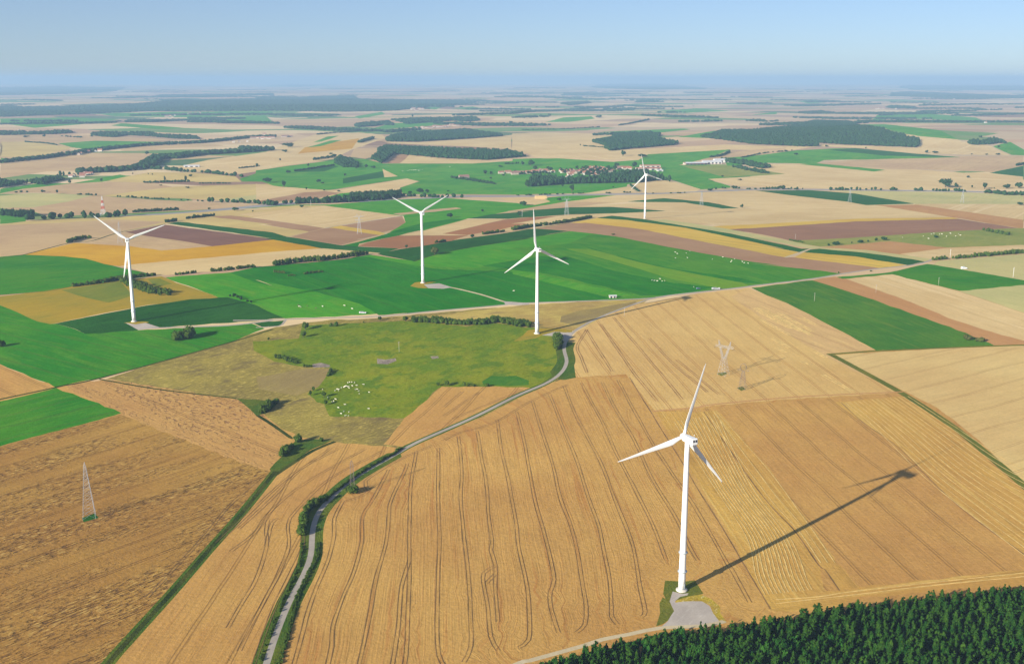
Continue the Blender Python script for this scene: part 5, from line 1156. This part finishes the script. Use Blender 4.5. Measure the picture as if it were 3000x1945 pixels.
for c, x, y, wh, lab in (('m4', 552, 690, 0, 'thin pole standing in the long dull green field'), ('m4', 1086, 617, 0, 'thin pole on the tan stubble strip'), ('m4', 1630, 552, 0, 'thin pole on the border of the bright green field'),
                         ('m4', 2279, 482, 1, 'white pole at the right edge among pale stubble'), ('m4', 1731, 316, 1, 'white pole in the gap of the right hand hedge'), ('m4', 386, 160, 0, 'thin pole at the ploughed field corner on the right'),
                         ('m3', 976, 822, 0, 'thin pale pole beside the road right of the centre turbine'), ('m2', 1244, 1130, 0, 'thin pale pole in the olive pasture above the stone heap'), ('u3', 88, 1293, 1, 'white pole beside a bush on the maize strip'), ('u2', 476, 1198, 1, 'pale pole left of the motorway belt')):
    a = CROP[c]; g = cast([a[0] + x * a[2]], [a[1] + y * a[2]])[0]
    o = empty('utility_pole', (g[0], g[1], float(hgt(*g))), .6); link('pole', POLEW if wh else POLE, o); link('crossarm', PARMW if wh else PARM, o)
    if wh: o.scale = (.75, .75, 1.25)
    tag(o, lab, 'pole', 'poles across the fields')

# ------------------------------------------------------------------ houses, barns
for k, c in enumerate(((.50, .46, .39), (.46, .39, .30), (.54, .52, .48), (.40, .32, .25))): M['wall%d' % k] = plain('render_wall%d' % k, c, .9, .08, .4)
for k, c in enumerate(((.36, .15, .095), (.31, .13, .09), (.42, .21, .14), (.24, .13, .10))): M['roof%d' % k] = plain('tile_roof%d' % k, c, .85, .25, .8)
M['roofgrey'] = plain('sheet_roof', (.50, .50, .51), .6, .08, .4); M['glass'] = plain('window_glass', (.05, .06, .07), .15, .1, 1, .5); M['timber'] = plain('timber', (.12, .08, .05), .9, .2, 1); M['straw'] = plain('straw', (.52, .37, .17), .95, .2, 2)
def gable(L, Wd, H, rh, ov=.5):
    hl, hw = L / 2, Wd / 2
    wall = ([(-hl, -hw, -1), (hl, -hw, -1), (hl, hw, -1), (-hl, hw, -1), (-hl, -hw, H), (hl, -hw, H), (hl, hw, H), (-hl, hw, H), (-hl, 0, H + rh), (hl, 0, H + rh)],
            [(0, 1, 5, 4), (2, 3, 7, 6), (1, 2, 6, 9, 5), (3, 0, 4, 8, 7)])
    a, b, t = hl + ov, hw + ov, .25; z0 = H - rh * ov / hw + .06; z1 = H + rh + .06
    rv = [(-a, -b, z0), (a, -b, z0), (a, 0, z1), (-a, 0, z1), (-a, b, z0), (a, b, z0)]; rv += [(x, y, z + t) for x, y, z in rv]
    rf = [(3, 2, 1, 0), (4, 5, 2, 3), (6, 7, 8, 9), (9, 8, 11, 10), (0, 1, 7, 6), (5, 4, 10, 11), (1, 2, 8, 7), (2, 5, 11, 8), (3, 0, 6, 9), (4, 3, 9, 10)]
    return wall, (rv, rf)
HM = []
def house_proto(k, L, Wd, H, rh):
    (wv, wf), (rv, rf) = gable(L, Wd, H, rh)
    win = []
    wm = mesh('wall', wv, wf, 'wall%d' % (k % 4)); rm = mesh('roof', rv, rf, 'roof%d' % (k % 4))
    ws = []
    n = max(2, int(L / 4))
    for s in (-1, 1):
        for i in range(n):
            for z in ([1.0, 3.9] if H > 5 else [1.0]):
                x = -L / 2 + L * (i + .5) / n; ws.append(boxm('window', 'glass', x - .5, x + .5, s * Wd / 2 - .04, s * Wd / 2 + .04, z, z + 1.4))
    ch = boxm('chimney', 'roof%d' % (k % 4), L * .2, L * .2 + .8, .2, 1.0, H + rh - .8, H + rh + 1.2)
    HM.append((wm, rm, ws, ch))
for k, d in enumerate(((14, 9, 5.2, 3.2), (18, 10, 5.5, 3.4), (11, 9, 4.0, 3.0), (22, 11, 5.5, 3.6))): house_proto(k, *d)
def house(px, py, k, rz, label, group, sc=1.0, windows=False, name='house'):
    g = cast([px], [py])[0]; o = empty(name, (g[0], g[1], float(hgt(*g))), rz); o.scale = (sc,) * 3
    wm, rm, ws, ch = HM[k]
    w = link('wall', wm, o); r = link('roof', rm, o); link('chimney', ch, r)
    if windows:
        for m in ws: link('window', m, o)
    return tag(o, label, 'house', group)
def village(c, spots, label, group, windows=False, sc=1.0):
    a = CROP[c]
    for x, y in spots: house(a[0] + x * a[2], a[1] + y * a[2], int(RNG.integers(4)), RNG.choice([0.2, .35, 1.75, .1]) + RNG.uniform(-.15, .15), label, group, sc * RNG.uniform(.85, 1.15), windows)
vs = []
for row in range(7):
    y = 872 + row * 11
    for k in range(8 if row < 5 else 4):
        x = 560 + k * 34 + RNG.uniform(-10, 10) + (row % 2) * 14 + (60 if row > 4 else -10 * row)
        if 1 < row < 6 or 2 < k < 8: vs.append((x, y + RNG.uniform(-3, 3)))
vs += [(420, 900), (450, 898), (480, 905), (510, 900), (440, 912), (490, 918), (535, 910), (500, 938), (480, 950), (520, 930), (860, 905), (700, 885), (640, 880), (750, 890)]
village('u3', vs, 'red roofed house in the village above the dark tree belt', 'houses of the red roofed village', True, .82)
village('u3', [(30, 920), (70, 920), (140, 918), (200, 912), (250, 906), (280, 905), (310, 905), (355, 908), (940, 880), (975, 882), (1000, 878), (1020, 884)], 'pale house on the outer fringe of the red roofed village', 'outlying houses of the red roofed village', True)
village('u2', [(2130, 918), (2190, 915), (2250, 925), (2300, 918)], 'house at the left end of the red roofed village', 'houses at the village left end', True)
house(*(CROP['u2'][0] + 1805 * Q, CROP['u2'][1] + 962 * Q), 3, .3, 'lone farmhouse with outbuildings on the green slope left of the village', None, 1.2, True)
house(*(CROP['u2'][0] + 1830 * Q, CROP['u2'][1] + 955 * Q), 0, .6, 'small outbuilding beside the lone farmhouse', None, 1.0)
village('u1', [(615, 948), (640, 945), (720, 935), (745, 920), (715, 950), (770, 930), (725, 905), (790, 925)], 'white walled house at the foot of the left valley', 'houses in the left valley foot')
village('u1', [(1000, 890), (1030, 888), (1150, 882), (1180, 882), (1200, 880), (1240, 878), (1270, 872), (1330, 875), (1150, 890)], 'red roofed house hidden among the left valley trees', 'houses in the left valley trees')
village('u1', [(670, 750), (700, 748), (760, 735), (830, 730), (870, 725), (690, 755)], 'small pale house in the upper left valley', 'houses of the upper left valley')
village('u1', [(2200, 615), (2240, 612), (2280, 618), (2310, 612), (2340, 616), (2365, 612), (2030, 648), (2080, 645), (2150, 640), (2300, 580), (1650, 652)], 'far red and white house in the left valley village', 'houses of the far left village', sc=1.0)
village('u2', [(30, 610), (60, 608), (90, 612), (245, 602), (270, 600), (300, 600), (75, 580)], 'far white house left of the orange slope', 'far houses left of the orange slope', sc=1.0)
village('u2', [(x + RNG.uniform(-8, 8), 535 - (x - 1340) * .085 + RNG.uniform(-12, 10)) for x in range(1350, 1810, 19)], 'far white and red house behind the long dark wood', 'houses of the far white village', sc=1.05)
village('u2', [(1350, 362), (1370, 355), (1390, 365), (1420, 360), (1450, 358), (1400, 372)], 'very far white house in the blue distance', 'houses of the very far village', sc=1.4)
village('u1', [(1450, 425), (1480, 420), (1520, 415), (1560, 408), (1600, 405), (1650, 402), (1700, 398), (1740, 396), (1500, 428)], 'very far white house at the edge of the broad blue forest', 'houses by the broad blue forest', sc=1.25)
village('u4', [(2040, 478), (2080, 472), (2110, 470), (2140, 468), (2190, 466), (2220, 470)], 'far white house on the right hand slope', 'houses of the right slope', sc=1.1)
village('u4', [(1090, 358), (1120, 356), (1150, 355), (1260, 358)], 'very far white farmhouse upper right', 'very far farm upper right', sc=1.25)
village('u1', [(165, 545), (10, 548)], 'white house in the wood at the left edge', 'white houses at the left edge', sc=1.05)
village('u3', [(730, 372), (765, 370), (795, 366), (1400, 332), (1420, 330), (1530, 333), (1575, 335)], 'very far pale farm building in the centre right plain', 'very far pale farms', sc=1.05)
trees('u3', [(560 + (k * 97) % 330 + RNG.uniform(-8, 8), 878 + (k * 41) % 66, RNG.uniform(30, 52), .9) for k in range(38)] + [(420 + k * 13, 896 + (k * 7) % 24, 36, .9) for k in range(9)] + [(30 + k * 27, 914 + (k * 5) % 14, 36, .8) for k in range(13)],
      'garden tree growing between the houses of the red roofed village', 'garden trees of the red roofed village')
def barn(c, x, y, L, Wd, H, rz, label, roof='roofgrey', wall='wall2', bays=0):
    a = CROP[c]; g = cast([a[0] + x * a[2]], [a[1] + y * a[2]])[0]; o = empty('barn', (g[0], g[1], float(hgt(*g))), rz)
    (wv, wf), (rv, rf) = gable(L, Wd, H, Wd * .16, .6); link('wall', mesh('wall', wv, wf, wall), o); link('roof', mesh('roof', rv, rf, roof), o)
    for k in range(bays): x0 = -L / 2 + L * (k + .25) / bays; link('door', boxm('door', 'dark', x0, x0 + L / bays * .5, -Wd / 2 - .05, -Wd / 2 + .05, 0, H * .8), o)
    tag(o, label, 'barn')
barn('u3', 1735, 830, 60, 24, 6, .12, 'long white farm shed, largest of the group right of the village', bays=5)
barn('u3', 1815, 818, 46, 22, 8, .12, 'tall white farm shed at the right end of the group', bays=3)
barn('u3', 1600, 838, 70, 18, 5, .12, 'dark fronted farm shed left of the white sheds', 'roofgrey', 'timber', 6)
barn('u3', 1520, 838, 22, 12, 5, .12, 'small pale building at the left end of the sheds', 'roof2', 'wall0', 1)
barn('u3', 1200, 870, 62, 16, 8, .12, 'long red roofed barn behind the farthest turbine', 'roof0', 'wall0', 4)
barn('u3', 1195, 885, 70, 18, 5, .12, 'lower red roofed barn in front of the long barn', 'roof1', 'wall0', 4)
barn('u3', 1115, 888, 26, 14, 6, .12, 'pale gabled barn left of the red barns', 'roof2', 'wall2', 1)
barn('u3', 1285, 897, 18, 10, 3, .1, 'small white shed right of the red barns', 'roofgrey', 'wall2', 1)
barn('u1', 1668, 860, 46, 14, 4, .15, 'grey farm shed with white gable on the left valley edge', 'roofgrey', 'wall2', 3)
barn('m3', 875, 660, 7.5, 3.0, 2.4, .15, 'small white open fronted field shelter beside the road', 'roofgrey', 'wall0', 2)
def bales():
    a = CROP['u3']; g = cast([a[0] + 252 * Q], [a[1] + 1136 * Q])[0]; o = empty('bale_stack', (g[0], g[1], float(hgt(*g))), .15)
    for k, (x0, x1, z0, z1, y) in enumerate(((-14, 14, 0, 2.6, 3.6), (-14, 13, 2.6, 5.2, 3.5), (-13.5, 12.5, 5.2, 7.2, 3.3))): link('bale_layer', boxm('bale_layer', 'straw', x0, x1, -y, y, z0, z1, .15), o)
    tag(o, 'rectangular stack of straw bales near the motorway', 'bale stack')
bales()
# vehicles
M['vanwhite'] = plain('van_white', (.75, .77, .80), .3, .02, 1, .5); M['carblue'] = plain('car_blue', (.12, .16, .24), .3, .05, 1, .5); M['tyre'] = plain('tyre', (.02, .02, .02), .9, .1, 2)
def vehicle(c, x, y, mat, label, L, Wd, H, rz, name, cat, hood):
    a = CROP[c]; g = cast([a[0] + x * a[2]], [a[1] + y * a[2]])[0]; o = empty(name, (g[0], g[1], float(hgt(*g))), rz)
    prof = [(-L / 2, .35), (L / 2, .35), (L / 2, .35 + (H - .35) * hood), (L * .22, .35 + (H - .35) * .55), (L * .08, H), (-L * .46, H), (-L / 2, H * .9)]
    n = len(prof); vs2 = [(px_, s * Wd / 2, z) for s in (-1, 1) for px_, z in prof]
    fs2 = [tuple(range(n)), tuple(range(2 * n - 1, n - 1, -1))] + [(k, k + n, (k + 1) % n + n, (k + 1) % n) for k in range(n)]
    link('body', mesh('body', vs2, fs2, mat), o)
    for s in (-1, 1):
        link('window', boxm('window', 'glass', -L * .35, L * .1, s * Wd / 2 - .02, s * Wd / 2 + .02, H * .62, H * .9), o)
        for xx in (-.3, .32):
            w = link('wheel', lathe('wheel', [(.36, -.12), (.36, .12)], 'tyre', 14), o, (xx * L, s * (Wd / 2 - .08), .36)); w.rotation_euler = (R(90), 0, 0)
    link('windscreen', boxm('windscreen', 'glass', L * .155, L * .2, -Wd * .44, Wd * .44, H * .62, H * .86), o)
    tag(o, label, cat)
vehicle('m3', 1620, 584, 'carblue', 'dark blue car parked in the green field near the road', 4.6, 1.8, 1.6, .4, 'car', 'car', .45)
vehicle('m4', 1852, 410, 'vanwhite', 'pale blue white van parked by the stubble on the right', 7.5, 2.4, 3.0, .2, 'van', 'van', .55)
vehicle('m3', 1772, 586, 'roofgrey', 'long pale trailer parked beside the road on the green field', 9, 2.5, 2.0, .12, 'trailer', 'trailer', .9)
vehicle('m2', 928, 795, 'roofgrey', 'grey feed trailer on the light green pasture beside the road', 7, 2.4, 1.8, -.1, 'trailer', 'trailer', .8)

# ------------------------------------------------------------------ cattle
M['cow'] = plain('cream_coat', (.66, .61, .50), .8, .06, 2); M['cowdark'] = plain('dark_coat', (.10, .06, .04), .8, .1, 2)
def cow_mesh(mat):
    sk = [((0, -.95, 1.15), .30, -1), ((0, -.45, 1.12), .36, 0), ((0, .1, 1.08), .40, 1), ((0, .65, 1.12), .37, 2), ((0, 1.0, 1.25), .24, 3), ((0, 1.35, 1.2), .16, 4), ((0, 1.62, 1.05), .14, 5), ((0, 1.85, .88), .09, 6)]
    for sx in (-1, 1):
        b = len(sk); sk += [((sx * .22, .62, .75), .14, 3), ((sx * .22, .62, .42), .075, b), ((sx * .22, .64, .03), .07, b + 1)]
        b = len(sk); sk += [((sx * .22, -.72, .8), .18, 1), ((sx * .22, -.82, .48), .085, b), ((sx * .22, -.74, .03), .07, b + 1)]
        sk += [((sx * .2, 1.42, 1.36), .05, 5)]
    sk += [((0, -1.12, .95), .045, 0), ((0, -1.14, .5), .03, len(sk))]
    me = bpy.data.meshes.new('cow_skeleton'); me.from_pydata([s[0] for s in sk], [(i, s[2]) for i, s in enumerate(sk) if s[2] >= 0], [])
    o = bpy.data.objects.new('cow_skeleton', me); COL.objects.link(o)
    md = o.modifiers.new('skin', 'SKIN')
    for i, s in enumerate(sk): me.skin_vertices[0].data[i].radius = (s[1], s[1]); me.skin_vertices[0].data[i].use_root = (i == 1)
    o.modifiers.new('sub', 'SUBSURF').levels = 1
    dg = bpy.context.evaluated_depsgraph_get(); m2 = bpy.data.meshes.new_from_object(o.evaluated_get(dg)); bpy.data.objects.remove(o)
    m2.materials.clear(); m2.materials.append(M[mat]); m2.name = 'cow'; return m2
COW = cow_mesh('cow'); COWD = cow_mesh('cowdark')
def cows(c, spots, label, group, me=None, sc=1.0):
    a = CROP[c] if isinstance(c, str) else c
    for x, y in spots:
        g = cast([a[0] + x * a[2]], [a[1] + y * a[2]])[0]; o = link('cow', me or COW, None, (g[0], g[1], float(hgt(*g)))); o.rotation_euler = (0, 0, RNG.uniform(0, 6.28)); o.scale = (sc,) * 3
        tag(o, label, 'cow', group)
cc = (880, 1080, 220 / 2122)
cows(cc, [(628, 600), (1338, 412), (1388, 395), (1452, 395), (1530, 405), (1790, 460), (1597, 485), (1470, 500), (1296, 505), (1258, 515), (1228, 540), (1352, 525), (1160, 550), (1376, 560), (985, 635), (1034, 590), (1070, 600), (1080, 625), (1558, 598), (1610, 595), (1655, 645), (1663, 720), (1940, 680),
          (772, 830), (998, 875), (943, 930), (908, 960), (1265, 1025), (1075, 1115), (1232, 1220), (1155, 1285), (1370, 1235), (1275, 1340), (1362, 1340), (1935, 1145)], 'cream white cow grazing in the herd on the olive pasture', 'cattle herd on the olive pasture', sc=.68)
cows('m2', [(375, 740), (390, 745), (580, 740), (770, 732), (838, 760)], 'cream cow on the light green field left of the deep green field', 'cattle on the light green field', sc=.85)
cows('m2', [(445, 735), (370, 728), (520, 755)], 'dark brown cow on the light green field', 'dark cattle on the light green field', COWD, .85)
cows('m2', [(2240, 605)], 'single cream cow alone in the deep green field', None, sc=.9)
cows('m3', [(1420, 268), (1437, 280), (1515, 275), (1547, 258), (1422, 318), (1525, 316), (1742, 328), (1832, 310), (1903, 352), (1910, 342), (2003, 350), (2018, 360), (2052, 364), (1935, 326)], 'cream cow on the green hill below the brown strip', 'cattle on the green hill', sc=.75)
cows('m3', [(1218, 510), (1238, 515), (1262, 518), (1288, 500), (1305, 520), (1328, 516), (1580, 570)], 'cream cow on the hill field near the road', 'cattle near the road on the hill', sc=.85)
cows('m4', [(1498, 128), (1545, 150), (1590, 105), (1640, 112), (1660, 110), (1700, 130), (1735, 105), (1780, 128), (1805, 110), (1820, 120), (1570, 112), (1318, 140)], 'cream cow on the pale pasture at the right', 'cattle on the pale pasture', sc=1.0)
cows('u2', [(1275, 897), (1320, 895), (1335, 890), (1370, 890), (1385, 888), (1395, 890), (1410, 888), (1415, 895), (1425, 885), (1445, 885), (1355, 890), (1685, 862), (180, 855), (290, 846), (125, 862)], 'far white cow in the row on the central meadow', 'white cattle far in the meadows', sc=1.25)

# ------------------------------------------------------------------ haze, sky, sun
box = bpy.data.meshes.new('haze')
X, Y0, Y1, Zb, Zt = 47500, -3500, 48000, -80, 330
box.from_pydata([(x, y, z) for z in (Zb, Zt) for y in (Y0, Y1) for x in (-X, X)], [], [(0, 2, 3, 1), (4, 5, 7, 6), (0, 1, 5, 4), (2, 6, 7, 3), (0, 4, 6, 2), (1, 3, 7, 5)])
hz = bpy.data.objects.new('haze', box); COL.objects.link(hz); hz['kind'] = 'stuff'; tag(hz, 'pale blue summer haze over the far plain', 'haze', None, 'stuff')
hm = bpy.data.materials.new('haze'); hm.use_nodes = True; nt = hm.node_tree; nt.nodes.clear()
out = nt.nodes.new('ShaderNodeOutputMaterial'); pv = nt.nodes.new('ShaderNodeVolumePrincipled')
pv.inputs['Color'].default_value = (.345, .53, .775, 1); pv.inputs['Density'].default_value = 7.4e-5; pv.inputs['Anisotropy'].default_value = 0.0
nt.links.new(pv.outputs[0], out.inputs['Volume']); box.materials.append(hm)

SUN_EL, SUN_AZ = R(18.6), R(226.5)     # azimuth of the sun, clockwise from +Y
w = bpy.data.worlds.new('World'); scene.world = w; w.use_nodes = True; nt = w.node_tree
sky = nt.nodes.new('ShaderNodeTexSky'); sky.sky_type = 'NISHITA'; sky.sun_disc = False
sky.sun_elevation = SUN_EL; sky.sun_rotation = SUN_AZ; sky.altitude = 300; sky.air_density = .75; sky.dust_density = .3; sky.ozone_density = 3.0
nt.links.new(mixc(nt, .22, mixc(nt, 1.0, sky.outputs[0], (.85, .90, 1.04), 'MULTIPLY'), (4.5, 5.4, 6.9)), nt.nodes['Background'].inputs['Color']); nt.nodes['Background'].inputs['Strength'].default_value = .058
sd = bpy.data.lights.new('sun', 'SUN'); sd.energy = 5.0; sd.angle = R(.53); sd.color = (1.0, .93, .80)
so = bpy.data.objects.new('sun', sd); COL.objects.link(so)
dirv = Vector((math.sin(SUN_AZ) * math.cos(SUN_EL), math.cos(SUN_AZ) * math.cos(SUN_EL), math.sin(SUN_EL)))
so.rotation_euler = dirv.to_track_quat('Z', 'Y').to_euler(); so.location = dirv * 500 + Vector((0, 0, 300))
scene.view_settings.view_transform = 'Standard'; scene.view_settings.look = 'None'; scene.view_settings.gamma = 1
scene.view_settings.exposure = 1.0
scene.render.engine = 'CYCLES'
scene.cycles.volume_bounces = 1; scene.cycles.max_bounces = 6
